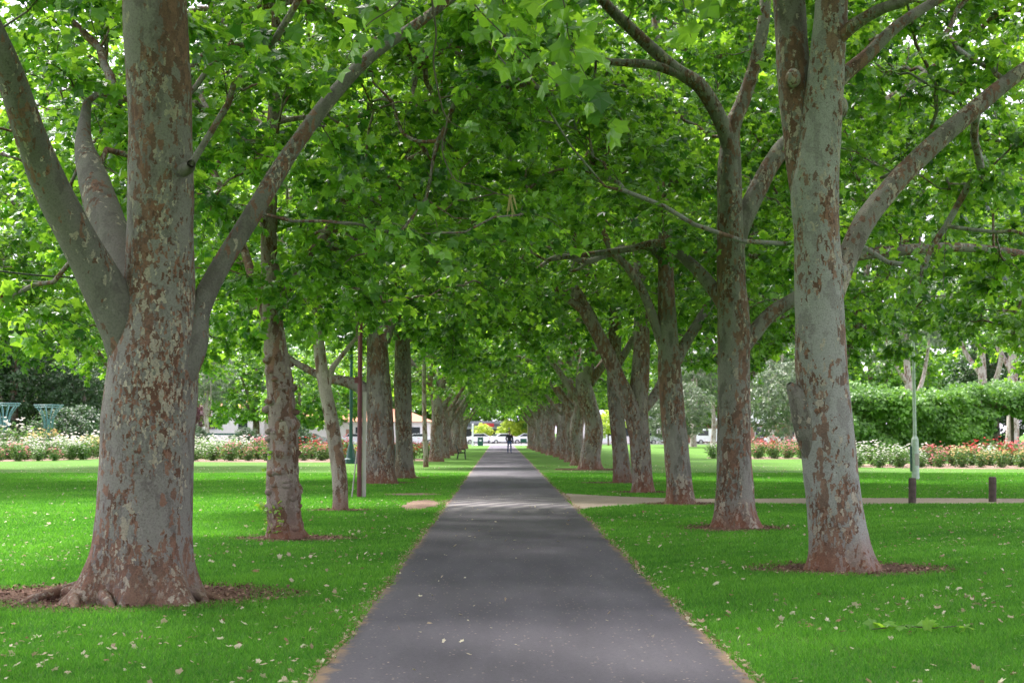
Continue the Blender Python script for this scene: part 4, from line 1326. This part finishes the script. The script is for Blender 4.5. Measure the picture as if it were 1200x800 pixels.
face = g.uniform(0, 1, n)
Z = np.where(face < .62, g.uniform(.05, 4.1, n), 3.8 + g.normal(0, .28, n))
Yv = np.where(face < .62, -2.0 + g.normal(0, .22, n), g.uniform(-2.2, 2.2, n))
pp = np.stack([X, Yv, Z], -1)
lumpy = vn(pp * [1, 0, 1], 1.3)
pp[:, 1] -= np.where(face < .62, .9 * lumpy + .5 * vn(pp * [1, 0, 1], 3.1), 0)
pp[:, 2] += np.where(Z > 3.2, .45 * vn(pp * [1, 1, 0], 1.0) + .28 * vn(pp * [1, 1, 0], 3.3), 0)
pp[:, 1] -= np.where(face >= .62, .5 * vn(pp * [1, 0, 0], 2.0), 0)
cut = ~((pp[:, 0] > xo) & (pp[:, 2] < 2.5 + .35 * vn(pp * [1, 0, 0], 2.0)) & (face < .62))
pp = pp[cut]
n = len(pp)
mb = MB()
put_leaves(mb, pp, np.array([0, -.5, -.9]) + g.normal(size=(n, 3)) * .5, np.array([0, -.7, .8]) + g.normal(size=(n, 3)) * .5, np.clip(g.normal(.21, .05, n), .1, .35), np.clip(g.normal(.45, .25, n) + .25 * (lumpy[cut] > .3), 0, 1), 1)
tag(mb.build('foliage', LEAF_VINE, root), kind='stuff')

# ------------------------------------------------------------------ street at the end
M_ROAD = plain('street_asphalt', (.10, .10, .105), .85, var=.15, scale=1.0)
M_CONC = plain('concrete', (.42, .41, .39), .85, var=.12, scale=1.5)
mb = MB(); mb.box((0, 202, .03), (320, 10.5, .06)); mb.build('street', M_ROAD)['kind'] = 'structure'
for yy in (196.6, 207.4):
    mb = MB(); mb.box((0, yy, .07), (320, .3, .15)); mb.build('kerb', M_CONC)['kind'] = 'structure'
mb = MB(); mb.box((0, 209.6, .06), (320, 4, .12)); mb.build('pavement', M_CONC)['kind'] = 'structure'
mb = MB(); mb.box((.2, 189.4, .02), (7, 14.0, .04)); mb.build('path_apron', M_CONC)['kind'] = 'structure'

GLASS = plain('car_glass', (.02, .025, .03), .08)
TYRE = plain('tyre_rubber', (.02, .02, .02), .8)
RIM = plain('wheel_rim', (.45, .45, .46), .3, .8)
TAIL = plain('tail_lamp_red', (.55, .02, .02), .2)
HEADL = plain('head_lamp_clear', (.75, .76, .78), .1)
WHITEP = plain('white_car_paint', (.74, .75, .77), .22)
REDP = plain('red_car_paint', (.45, .02, .03), .22)
SILV = plain('silver_car_paint', (.42, .44, .46), .25, .4)
DARKP = plain('dark_car_paint', (.03, .035, .05), .2)


def car(x, Y, rz, paint, kind, label):
    root = empty('parked_car' if kind == 'car' else 'parked_van', (x, Y, .06), rz)
    if kind == 'car':
        prof = [(-2.2, .32), (-2.22, .75), (-2.05, .98), (-1.35, 1.04), (-.75, 1.42), (.55, 1.45), (1.25, 1.06), (2.0, .90), (2.22, .66), (2.2, .32)]
        win = [(-1.22, 1.05), (-.72, 1.37), (.5, 1.40), (1.12, 1.05)]
        w = 1.74
    else:
        prof = [(-2.35, .35), (-2.38, 1.9), (-2.2, 2.08), (1.0, 2.1), (1.5, 1.95), (2.05, 1.15), (2.4, .95), (2.42, .35)]
        win = [(.35, 1.15), (.35, 1.85), (1.35, 1.82), (1.85, 1.18)]
        w = 1.85
    b = MB(); b.prism(prof, -w / 2, w / 2)
    bo = b.build('body', paint, root)
    bv = bo.modifiers.new('bevel', 'BEVEL'); bv.width = .07; bv.segments = 2; bv.limit_method = 'ANGLE'
    for sy in (-1, 1):
        m_ = MB(); y = sy * (w / 2)
        m_.prism(win, y - .012, y + .012)
        m_.build('side_window', GLASS, root)
    if kind == 'car':
        for (xa, za, xb, zb) in ((-1.33, 1.08, -.80, 1.40), (.60, 1.42, 1.22, 1.09)):
            m_ = MB(); s_ = -1 if xa < 0 else 1
            v = [(xa + .02 * s_, -w * .42, za + .015), (xa + .02 * s_, w * .42, za + .015), (xb + .02 * s_, w * .42, zb + .015), (xb + .02 * s_, -w * .42, zb + .015)]
            m_.add(v, quads=[[0, 1, 2, 3]]); m_.build('windscreen', GLASS, root)
    else:
        m_ = MB(); m_.add([(1.53, -.8, 1.94), (1.53, .8, 1.94), (2.08, .8, 1.17), (2.08, -.8, 1.17)], quads=[[0, 1, 2, 3]]); m_.build('windscreen', GLASS, root)
    for wx in (-1.4, 1.4):
        for sy in (-1, 1):
            t = MB(); t.tube([[wx, sy * (w / 2 - .2), .3], [wx, sy * (w / 2 + .015), .3]], .32, 16); to = t.build('wheel', TYRE, root)
            t = MB(); t.tube([[wx, sy * (w / 2), .3], [wx, sy * (w / 2 + .03), .3]], .19, 12); t.build('rim', RIM, to)
    for sy in (-1, 1):
        t = MB(); t.box((-2.22, sy * .66, .80), (.06, .34, .16)); t.build('tail_light', TAIL, root)
        t = MB(); t.box((2.16, sy * .66, .72), (.1, .34, .14)); t.build('headlight', HEADL, root)
    b = MB(); b.box((-2.235, 0, .45), (.06, 1.55, .14)); b.box((2.22, 0, .45), (.06, 1.55, .14)); b.build('bumper', DARKP, root)
    tag(root, label, 'car' if kind == 'car' else 'van', 'vehicles parked in the street at the end')
    return root


def sx(px, Y): return (px - 586) / FPX * Y


car(sx(563, 198.4), 198.4, 0, WHITEP, 'car', 'white car parked just behind the green bin at the path end')
car(sx(589, 198.6), 198.6, R(25), WHITEP, 'car', 'white car with red tail lights left of the walker')
car(sx(618, 199.2), 199.2, math.pi, WHITEP, 'car', 'white car parked behind the dark notice board')
car(sx(592, 204.5), 204.5, 0, REDP, 'car', 'red car low behind the white one left of the walker')
car(sx(492, 199.0), 199.0, 0, WHITEP, 'car', 'white car between left trunks, beyond the lawn')
car(sx(708, 201.0), 199.0, 0, WHITEP, 'van', 'white van under the yellow tree')
car(sx(832, 199.0), 199.0, math.pi, WHITEP, 'van', 'white van seen left of the second right trunk')
car(sx(777, 199.0), 199.0, 0, SILV, 'car', 'silver car seen left of the third right trunk')
car(sx(915, 199.0), 199.0, math.pi, WHITEP, 'car', 'white car behind the small red rose bed')
car(sx(940, 204.0), 204.0, 0, REDP, 'car', 'red car at the edge of the leaning front trunk')
car(sx(365, 199.0), 199.0, 0, SILV, 'car', 'silver car behind the left red roses')
car(sx(415, 199.0), 199.0, math.pi, WHITEP, 'car', 'white car behind the green lamp post')

# houses over the street
WALLW = plain('white_render', (.72, .70, .66), .9, var=.05)
WALLG = plain('grey_cladding', (.34, .36, .40), .8, var=.08)
WALLB = plain('brick_wall', (.36, .20, .14), .9, var=.2, scale=12)
TILE = plain('orange_roof_tiles', (.48, .21, .12), .85, var=.25, scale=5)
ROOFG = plain('grey_roof_sheet', (.30, .32, .35), .6, var=.1)
SIGNR = plain('red_sign_board', (.60, .04, .05), .5)
DKG = plain('dark_window_glass', (.025, .03, .035), .1)


def house(px, Y, w, d, h, rh, wall, roof, label, nwin=3, door=True, shop=False):
    x = sx(px, Y)
    root = empty('house' if not shop else 'shop_building', (x, Y, 0))
    m_ = MB(); m_.box((0, 0, h / 2), (w, d, h)); m_.build('wall', wall, root)
    m_ = MB()
    o = .45
    if rh > .6:
        v = [(-w / 2 - o, -d / 2 - o, h), (w / 2 + o, -d / 2 - o, h), (w / 2 + o, d / 2 + o, h), (-w / 2 - o, d / 2 + o, h), (-w / 2 + d * .45, 0, h + rh), (w / 2 - d * .45, 0, h + rh)]
        m_.add(v, quads=[[0, 1, 5, 4], [2, 3, 4, 5], [3, 2, 1, 0]], tris=[[1, 2, 5], [3, 0, 4]])
    else: m_.box((0, 0, h + rh / 2 + .01), (w + 2 * o, d + 2 * o, rh))
    m_.build('roof', roof, root)
    y = -d / 2
    for k in range(nwin):
        xx = -w / 2 + w * (k + .5) / nwin
        if shop:
            m_ = MB(); m_.box((xx, y - .02, 1.2), (w / nwin * .8, .1, 2.2)); m_.build('shop_window', DKG, root)
        else:
            f = MB(); f.box((xx, y - .02, h * .55), (1.5, .12, 1.5)); fo = f.build('window', WHITEP, root)
            f = MB(); f.box((xx, y - .06, h * .55), (1.3, .10, 1.3)); f.build('pane', DKG, fo)
    if shop:
        m_ = MB(); m_.box((0, y - .7, 2.3), (w, 1.5, .25)); m_.build('awning', ROOFG, root)
        m_ = MB(); m_.box((-.4, y - 1.4, 2.75), (1.9, .12, .55)); m_.build('sign_board', SIGNR, root)
    elif door:
        m_ = MB(); m_.box((w * .02, y - .03, 1.05), (1.0, .1, 2.1)); m_.build('door', WALLB, root)
    tag(root, label, 'house' if not shop else 'shop')
    return root


house(575, 226, 12, 8, 2.9, .45, WALLG, ROOFG, 'grey shop with red sign board at the end of the avenue', 3, shop=True)
house(240, 208, 17, 9, 5.0, 2.6, WALLW, TILE, 'white house with orange tiled roof seen right of the giant trunk', 4)
house(410, 214, 24, 9, 3.2, 1.9, WALLW, TILE, 'long low white house behind the green lamp post', 6)
house(715, 214, 14, 8, 3.2, 1.7, WALLW, ROOFG, 'low white house behind the white van right of the avenue', 4)
house(850, 216, 22, 8, 3.0, 1.8, WALLB, ROOFG, 'brick house behind the second right trunk', 5)
house(25, 222, 18, 9, 4.8, 2.4, WALLW, TILE, 'white house behind the dark evergreens at the left', 4)

# ------------------------------------------------------------------ street furniture
GREENP = plain('dark_green_enamel', (.012, .07, .055), .4, var=.1)
MAROON = plain('maroon_paint', (.115, .022, .03), .45, var=.2)
PALEG = plain('pale_green_paint', (.50, .57, .53), .6, var=.2, scale=8)
TIMB = plain('grey_bollard_timber', (.085, .065, .055), .9, var=.45, scale=9)
BLACKM = plain('black_iron', (.012, .014, .013), .4)
PVC = plain('pale_grey_sleeve', (.42, .38, .38), .6, var=.12)

q = G(421, 583)
root = empty('maroon_pole', (q[0], q[1], 0)); tag(root, 'tall maroon pole with pale sleeve standing between left row trunks', 'pole')
m_ = MB(); m_.tube([[0, 0, -.05], [0, 0, 4.9]], .062, 14); m_.tube([[0, 0, 4.9], [0, 0, 4.95]], .07, 14); m_.build('shaft', MAROON, root, True)
m_ = MB(); m_.box((.115, .06, 1.37), (.10, .10, 2.74)); m_.build('sleeve', PVC, root)
m_ = MB(); m_.box((-.09, 0, 3.05), (.10, .12, .16)); m_.build('bracket', MAROON, root)
m_ = MB(); m_.tube([[-.2, .05, 0], [-.07, .05, 1.2]], .018, 6); m_.build('prop', PVC, root)

q = G(411, 543)
root = empty('lamp_post', (q[0], q[1], 0)); tag(root, 'slim dark green lamp post with flared base left of the maroon pole', 'lamp post')
m_ = MB(); m_.tube([[0, 0, 0], [0, 0, .25], [0, 0, .3], [0, 0, .9], [0, 0, 1.1]], [.42, .38, .26, .16, .10], 12); m_.build('base', GREENP, root)
m_ = MB(); m_.tube([[0, 0, 1.0], [0, 0, 7.4]], [.10, .075], 10); m_.build('shaft', GREENP, root, True)
m_ = MB(); m_.tube([[0, 0, 7.4], [0, 0, 7.5], [0, 0, 7.95], [0, 0, 8.0]], [.1, .2, .26, .05], 8); m_.build('lantern', HEADL, root)

q = G(1073, 562)
root = empty('lamp_post', (q[0], q[1], 0)); tag(root, 'pale green lamp post with wide lower casing behind the left bollard', 'lamp post')
m_ = MB(); m_.tube([[0, 0, -.02], [0, 0, 1.25], [0, 0, 1.45], [0, 0, 1.55]], [.135, .135, .12, .07], 14); m_.build('casing', PALEG, root)
m_ = MB(); m_.tube([[0, 0, 1.5], [0, 0, 2.8], [0, 0, 6.4]], [.065, .06, .045], 10); m_.build('shaft', PALEG, root, True)
m_ = MB(); m_.box((.02, -.13, .72), (.13, .04, .42)); m_.build('hatch', PVC, root)
m_ = MB(); m_.box((-.155, 0, .75), (.05, .12, .9)); m_.build('cable_box', GREENP, root)
m_ = MB(); m_.tube([[0, 0, 6.4], [0, 0, 6.5], [0, 0, 6.9], [0, 0, 7.0]], [.06, .2, .24, .04], 10); m_.build('lantern', HEADL, root)
for px, py, lab in [(1069, 590, 'dark timber bollard in front of the pale green lamp post'), (1163, 588, 'dark timber bollard standing alone near the right edge')]:
    q = G(px, py)
    m_ = MB(); s_ = .185
    m_.tube([[0, 0, -.05], [0, 0, .56], [0, 0, .60], [0, 0, .615]], [s_ / 2, s_ / 2, s_ / 2 * .93, s_ / 2 * .75], 12)
    m_.tube([[0, 0, .505], [0, 0, .52]], s_ / 2 + .004, 12, caps=False)
    o = m_.build('bollard', TIMB); o.location = (q[0], q[1], 0); o.rotation_euler = (0, R(1.5), 0)
    tag(o, lab, 'bollard', 'timber bollards along the dirt track')

# green bin housing behind the ribbed tree
q = G(447, 559)
root = empty('bin_housing', (q[0], q[1] + .8, 0)); tag(root, 'dark green bin housing half hidden behind the thick ribbed tree', 'bin')
m_ = MB(); m_.box((0, 0, .6), (1.05, .7, 1.15)); o = m_.build('casing', GREENP, root)
m_ = MB(); m_.box((0, 0, 1.2), (1.12, .78, .06)); m_.build('lid', GREENP, root)
m_ = MB(); m_.box((0, -.36, .9), (.4, .03, .2)); m_.build('slot', BLACKM, root)
# green litter bin at the path end
q = G(563, 522.2)
root = empty('litter_bin', (q[0], q[1], 0)); tag(root, 'green litter bin with white notice beside the far end of the path', 'bin')
m_ = MB(); m_.box((0, 0, .5), (.68, .62, .98)); m_.build('casing', GREENP, root)
m_ = MB(); m_.box((0, 0, 1.03), (.74, .68, .08)); m_.build('lid', GREENP, root)
m_ = MB(); m_.box((0, -.315, .66), (.24, .02, .2)); m_.build('notice', WHITEP, root)
# dark notice board on two legs
x = sx(613.5, 176)
root = empty('notice_board', (x, 176, 0)); tag(root, 'dark green notice board on two legs right of the walker', 'notice board')
m_ = MB(); m_.box((0, 0, .68), (.78, .06, .46)); m_.build('panel', GREENP, root)
for s_ in (-1, 1):
    m_ = MB(); m_.box((s_ * .3, .05, .4), (.06, .06, .85)); m_.build('leg', BLACKM, root)
# white pole
x = sx(554, 179)
root = empty('white_pole', (x, 179, 0)); tag(root, 'plain white pole at the far end left of the bin', 'pole')
m_ = MB(); m_.tube([[0, 0, 0], [0, 0, 2.6]], .11, 10); m_.build('shaft', WHITEP, root)
m_ = MB(); m_.sphere((0, 0, 2.62), .12, 6); m_.build('cap', WHITEP, root)

# bench seen from its side, facing the path
q = G(541, 538)
root = empty('park_bench', (q[0], q[1], 0), 0); tag(root, 'black iron park bench facing the path on the left verge', 'bench')
for yy in (-.75, .75):
    m_ = MB()
    m_.tube([[.24, yy, 0], [.20, yy, .42], [.22, yy, .62]], .022, 6)
    m_.tube([[-.28, yy, 0], [-.20, yy, .40], [-.30, yy, .82]], .022, 6)
    m_.tube([[-.2, yy, .40], [.22, yy, .42]], .02, 6)
    m_.build('side_frame', BLACKM, root)
    m_ = MB(); m_.tube([[-.24, yy, .60], [0, yy, .64], [.2, yy, .63], [.24, yy, .58]], .024, 6); m_.build('armrest', BLACKM, root)
m_ = MB()
for k in range(6): m_.box((-.17 + k * .078, 0, .44), (.06, 1.6, .03))
m_.build('seat', BLACKM, root)
m_ = MB()
for k in range(5): m_.box((-.215 - k * .02, 0, .52 + k * .075), (.03, 1.6, .055))
m_.build('backrest', BLACKM, root)

# green picnic table behind the pink roses
x = sx(262, 106)
root = empty('picnic_table', (x, 106, 0)); tag(root, 'green topped park table behind the pale pink roses', 'table')
m_ = MB(); m_.box((0, 0, 1.55), (2.1, .9, .12)); m_.build('tabletop', GREENP, root)
for s_ in (-1, 1):
    m_ = MB(); m_.box((s_ * .8, 0, .75), (.14, .5, 1.5)); m_.build('leg', WHITEP, root)

# thin dark wire at the left
m_ = MB()
t = np.linspace(0, 1, 14)[:, None]
a_, b2_ = P(-60, 308, 17.5), P(128, 326, 18.2)
pts = a_ + (b2_ - a_) * t + np.array([0, 0, -.05]) * np.sin(t * math.pi)
m_.tube(pts, .012, 5)
o = m_.build('tie_wire', BLACKM); tag(o, 'thin dark wire running left from the giant tree', 'wire')


# ------------------------------------------------------------------ people
SKIN = plain('skin', (.42, .26, .19), .6)
JEANS = plain('blue_denim', (.045, .075, .16), .9, var=.2)
JACK = plain('black_jacket', (.012, .012, .016), .8)
TEALC = plain('teal_top', (.03, .16, .20), .9)
HAIR = plain('dark_hair', (.02, .015, .012), .7)
SHOE = plain('dark_shoes', (.02, .02, .02), .6)


def person(loc, rz, h, label, top, legs, stride=.16, pockets=True):
    J = {'pel': (0, 0, .95, .155), 'wst': (0, 0, 1.10, .16), 'che': (0, -.01, 1.32, .18), 'nkb': (0, 0, 1.46, .075), 'nk': (0, -.01, 1.53, .052), 'hd0': (0, -.015, 1.60, .075), 'hd1': (0, -.01, 1.68, .092), 'hd2': (0, 0, 1.745, .065)}
    E = [('pel', 'wst'), ('wst', 'che'), ('che', 'nkb'), ('nkb', 'nk'), ('nk', 'hd0'), ('hd0', 'hd1'), ('hd1', 'hd2')]
    for s, nm in ((-1, 'l'), (1, 'r')):
        st = stride * s
        J['hp' + nm] = (.095 * s, 0, .90, .105); J['kn' + nm] = (.10 * s, -st * .6 - .02, .50, .066); J['an' + nm] = (.10 * s, -st + (.04 if s < 0 else 0), .10, .045)
        J['to' + nm] = (.11 * s, -st - .16, .045, .042)
        E += [('pel', 'hp' + nm), ('hp' + nm, 'kn' + nm), ('kn' + nm, 'an' + nm), ('an' + nm, 'to' + nm)]
        J['sh' + nm] = (.20 * s, 0, 1.42, .072)
        if pockets:
            J['el' + nm] = (.275 * s, .05, 1.16, .070); J['wr' + nm] = (.215 * s, -.06, .99, .050); J['ha' + nm] = (.19 * s, -.11, .93, .042)
        else:
            J['el' + nm] = (.25 * s, .03 * s, 1.14, .050); J['wr' + nm] = (.26 * s, -.10 * s, .90, .034); J['ha' + nm] = (.26 * s, -.13 * s, .80, .036)
        E += [('che', 'sh' + nm), ('sh' + nm, 'el' + nm), ('el' + nm, 'wr' + nm), ('wr' + nm, 'ha' + nm)]
    names = list(J)
    me = bpy.data.meshes.new('body_rig')
    me.from_pydata([J[k][:3] for k in names], [(names.index(a), names.index(b)) for a, b in E], [])
    tmp = bpy.data.objects.new('body_rig', me); COL.objects.link(tmp)
    md = tmp.modifiers.new('skin', 'SKIN')
    bpy.context.view_layer.update()
    for v, k in zip(me.skin_vertices[0].data, names):
        v.radius = (J[k][3], J[k][3] * (.8 if k in ('che', 'wst', 'pel') else 1)); v.use_root = k == 'pel'
    sub = tmp.modifiers.new('sub', 'SUBSURF'); sub.levels = 2; sub.render_levels = 2
    dg = bpy.context.evaluated_depsgraph_get()
    m2 = bpy.data.meshes.new_from_object(tmp.evaluated_get(dg))
    bpy.data.objects.remove(tmp)
    m2.materials.clear()
    for mm in (SKIN, top, legs, SHOE): m2.materials.append(mm)
    for p in m2.polygons:
        c = p.center; p.use_smooth = True
        arm = abs(c.x) > .175
        if c.z > 1.50: k = 0
        elif c.z < .085: k = 3
        elif (arm and c.z > .96 and c.z < 1.5) or c.z > .98: k = 1
        elif arm and c.z > .7: k = 0
        else: k = 2
        p.material_index = k
    root = empty('person', loc, rz, h / 1.78)
    b = bpy.data.objects.new('body', m2); COL.objects.link(b); b.parent = root
    hm = MB(); hm.sphere((0, .015, 1.70), (.094, .108, .108), 10)
    v = hm.V[0]; v[:, 1] = np.where(v[:, 1] < -.045, -.045 + (v[:, 1] + .045) * .3, v[:, 1]); hm.V[0] = v
    hm.build('hair', HAIR, root, True)
    # nose and ears stay with the head
    f = MB(); f.sphere((0, -.105, 1.655), (.014, .02, .022), 5); f.sphere((-.09, .0, 1.655), (.012, .02, .03), 5); f.sphere((.09, 0, 1.655), (.012, .02, .03), 5)
    f.build('face_features', SKIN, root, True)
    e = MB()
    for s in (-1, 1): e.sphere((s * .032, -.094, 1.685), .010, 5)
    e.build('eyes', HAIR, root, True)
    tag(root, label, 'person')
    return root


q = G(597, 531)
person((q[0], q[1], .012), R(8), 1.78, 'person in black jacket and blue jeans walking on the path, hands in pockets', JACK, JEANS)
q = G(740, 533)
person((q[0], q[1], 0), R(100), 1.62, 'distant person in teal top standing on the lawn between right trunks', TEALC, SHOE, .04, False)

# ------------------------------------------------------------------ grass blades, leaf litter, chippings (nobody could count them)
GRASS = leaf_mat('grass_blade', (.030, .115, .014), (.115, .27, .032), (.025, .11, .008), (.10, .26, .016), .6, .15)
g = np.random.default_rng(42)


def in_holes(x, y, shrink=.93):
    m = np.zeros(len(x), bool)
    jj = g.uniform(.70, 1.10, len(x))
    for cx, cy_, rx, ry in HOLES:
        m |= ((x - cx) / rx) ** 2 + ((y - cy_) / ry) ** 2 < (shrink * jj) ** 2
    return m


GN2 = Noise(91, 14)


def blades(n, y0, y1, pw):
    u = g.uniform(0, 1, n)
    a = 1 - pw
    y = (y0 ** a + u * (y1 ** a - y0 ** a)) ** (1 / a)
    x = g.uniform(-1, 1, n) * (.40 * y + 1.2) + .008 * y
    k = ~((x > edge_l(y) + g.normal(0, .025, n)) & (x < edge_r(y) + g.normal(0, .025, n)))
    k &= ~in_holes(x, y)
    thin = GN2(np.stack([x, y, 0 * x], -1), 1.6) + .6 * GN2(np.stack([x, y, 0 * x + 4], -1), 5.0)
    k &= ~((thin < -.75) & (g.uniform(0, 1, n) < .55))
    tn = np.interp(x, TRX, TRN) + g.normal(0, .12, n); tf = np.interp(x, TRX, TRF) + g.normal(0, .12, n)
    k &= ~((x > 1.7) & (y > tn) & (y < tf))
    return x[k], y[k]


x, y = blades(1250000, 7.5, 60, .55)
n = len(x)
gn = Noise(51)
patch = gn(np.stack([x, y, 0 * x], -1), .9) * .5 + gn(np.stack([x, y, 0 * x + 9], -1), 4.0) * .5
w = .0032 * np.maximum(1, y / 9) ** 1.0 * g.uniform(.7, 1.4, n)
h = (.036 + .014 * patch) * g.uniform(.55, 1.35, n) * np.minimum(1.3, 1 + y / 120)
th = g.uniform(0, 6.28, n)
ln = g.normal(size=(n, 2)) * .55 * h[:, None]
bx_, by_ = np.cos(th) * w, np.sin(th) * w
V = np.stack([np.stack([x - bx_, y - by_, 0 * x], -1), np.stack([x + bx_, y + by_, 0 * x], -1), np.stack([x + ln[:, 0], y + ln[:, 1], h], -1)], 1).reshape(-1, 3)
mb = MB()
rn = np.clip(g.normal(.45, .22, n) + .36 * patch, 0, 1)
rn = np.where(g.uniform(0, 1, n) < .02, 1.6, rn)
mb.add(V, tris=np.arange(3 * n).reshape(-1, 3), rnd=np.repeat(rn, 3))
o = mb.build('grass', GRASS); tag(o, 'short mown bright green grass on both lawns', 'grass', kind='stuff')

LITTER = leaf_mat('dry_leaf', (.24, .15, .08), (.58, .54, .40), (.05, .04, .02), (.12, .11, .06), .7, .2)


def litter(name, x, y, size, rn, label, cat, zlift=.03, mat=LITTER, flat=.45):
    n = len(x)
    mb = MB()
    ax = g.normal(size=(n, 3)) * [1, 1, .25]
    put_leaves(mb, np.stack([x, y, np.full(n, zlift) * g.uniform(.5, 1.2, n)], -1), ax, np.array([0, 0, 1.]) + g.normal(size=(n, 3)) * flat, size, rn, 0)
    # curl the dry leaves
    v = mb.V[0].reshape(n, 11, 3)
    c = v.mean(1, keepdims=True)
    d = v - c
    d[..., 2] += (np.linalg.norm(d[..., :2], axis=-1) ** 2 / np.maximum(size[:, None], .01)) * g.uniform(-.3, 1.1, (n, 1))
    mb.V[0] = (c + d).reshape(-1, 3)
    mb.V[0][:, 2] = np.maximum(mb.V[0][:, 2], .008)
    o = mb.build(name, mat); tag(o, label, cat, kind='stuff')


x, y = blades(36000, 7.5, 75, .25)
k = gn(np.stack([x, y, 0 * x + 3], -1), .8) + g.normal(0, .5, len(x)) > .15
x, y = x[k], y[k]
litter('fallen_leaves', x, y, np.clip(g.normal(.033, .017, len(x)), .012, .10), np.clip(g.normal(.48, .3, len(x)), 0, 1), 'small dry pale fallen leaves strewn over the lawns', 'leaves')
n = 4200
y = (g.uniform(7.5 ** .5, 60 ** .5, n)) ** 2
sd_ = g.uniform(0, 1, n) < .5
x = np.where(sd_, edge_l(y) - .02 + g.normal(0, .026, n), edge_r(y) + .02 + g.normal(0, .026, n))
litter('edge_litter', x, y, np.clip(g.normal(.024, .010, n), .010, .055), np.clip(g.normal(.25, .25, n), 0, 1), 'brown crumbs of dry leaf along both path edges', 'leaves', .02)
n = 150
y = g.uniform(8, 40, n); x = g.uniform(XL, XR, n)
litter('path_leaves', x, y, np.clip(g.normal(.03, .014, n), .01, .07), np.clip(g.normal(.6, .3, n), 0, 1), 'a few dry leaf scraps lying on the asphalt', 'leaves', .018)
# bark chips in the mulch rings
cx_, cy2_, sz_ = [], [], []
for (cx, cy_, rx, ry) in HOLES[2:]:
    n = int(rx * ry * 1500)
    a = g.uniform(0, 6.28, n); r = np.sqrt(g.uniform(0, 1.05, n))
    cx_.append(cx + rx * r * np.cos(a)); cy2_.append(cy_ + ry * r * np.sin(a))
x = np.concatenate(cx_); y = np.concatenate(cy2_); n = len(x)
CHIP = leaf_mat('bark_chip', (.09, .045, .035), (.42, .27, .20), (0, 0, 0), (.01, .01, .01), .9, .1)
litter('mulch_chips', x, y, g.uniform(.012, .042, n), np.clip(g.normal(.4, .28, n), 0, 1), 'red brown bark flakes around the tree feet', 'mulch', .022, CHIP)

# a broken green sprig on the right lawn
q = G(1080, 742)
root = empty('fallen_sprig', (q[0], q[1], 0)); tag(root, 'broken green leafy sprig lying on the near right lawn', 'twig')
m_ = MB(); m_.tube([[-.42, -.02, .04], [-.15, .03, .06], [.1, -.02, .05], [.36, .05, .06]], [.004, .006, .005, .003], 5); m_.build('stem', TWIG, root)
for k in range(16):
    m_ = MB()
    xx = g.uniform(-.4, .4)
    put_leaves(m_, np.array([[xx, g.normal(0, .06), g.uniform(.055, .09)]]), g.normal(size=(1, 3)) * [1, 1, .25], np.array([[0, -.3, 1.]]) + g.normal(size=(1, 3)) * .4, np.array([g.uniform(.08, .15)]), np.array([g.uniform(.5, 1)]), 0)
    m_.build('leaf', LEAF, root)
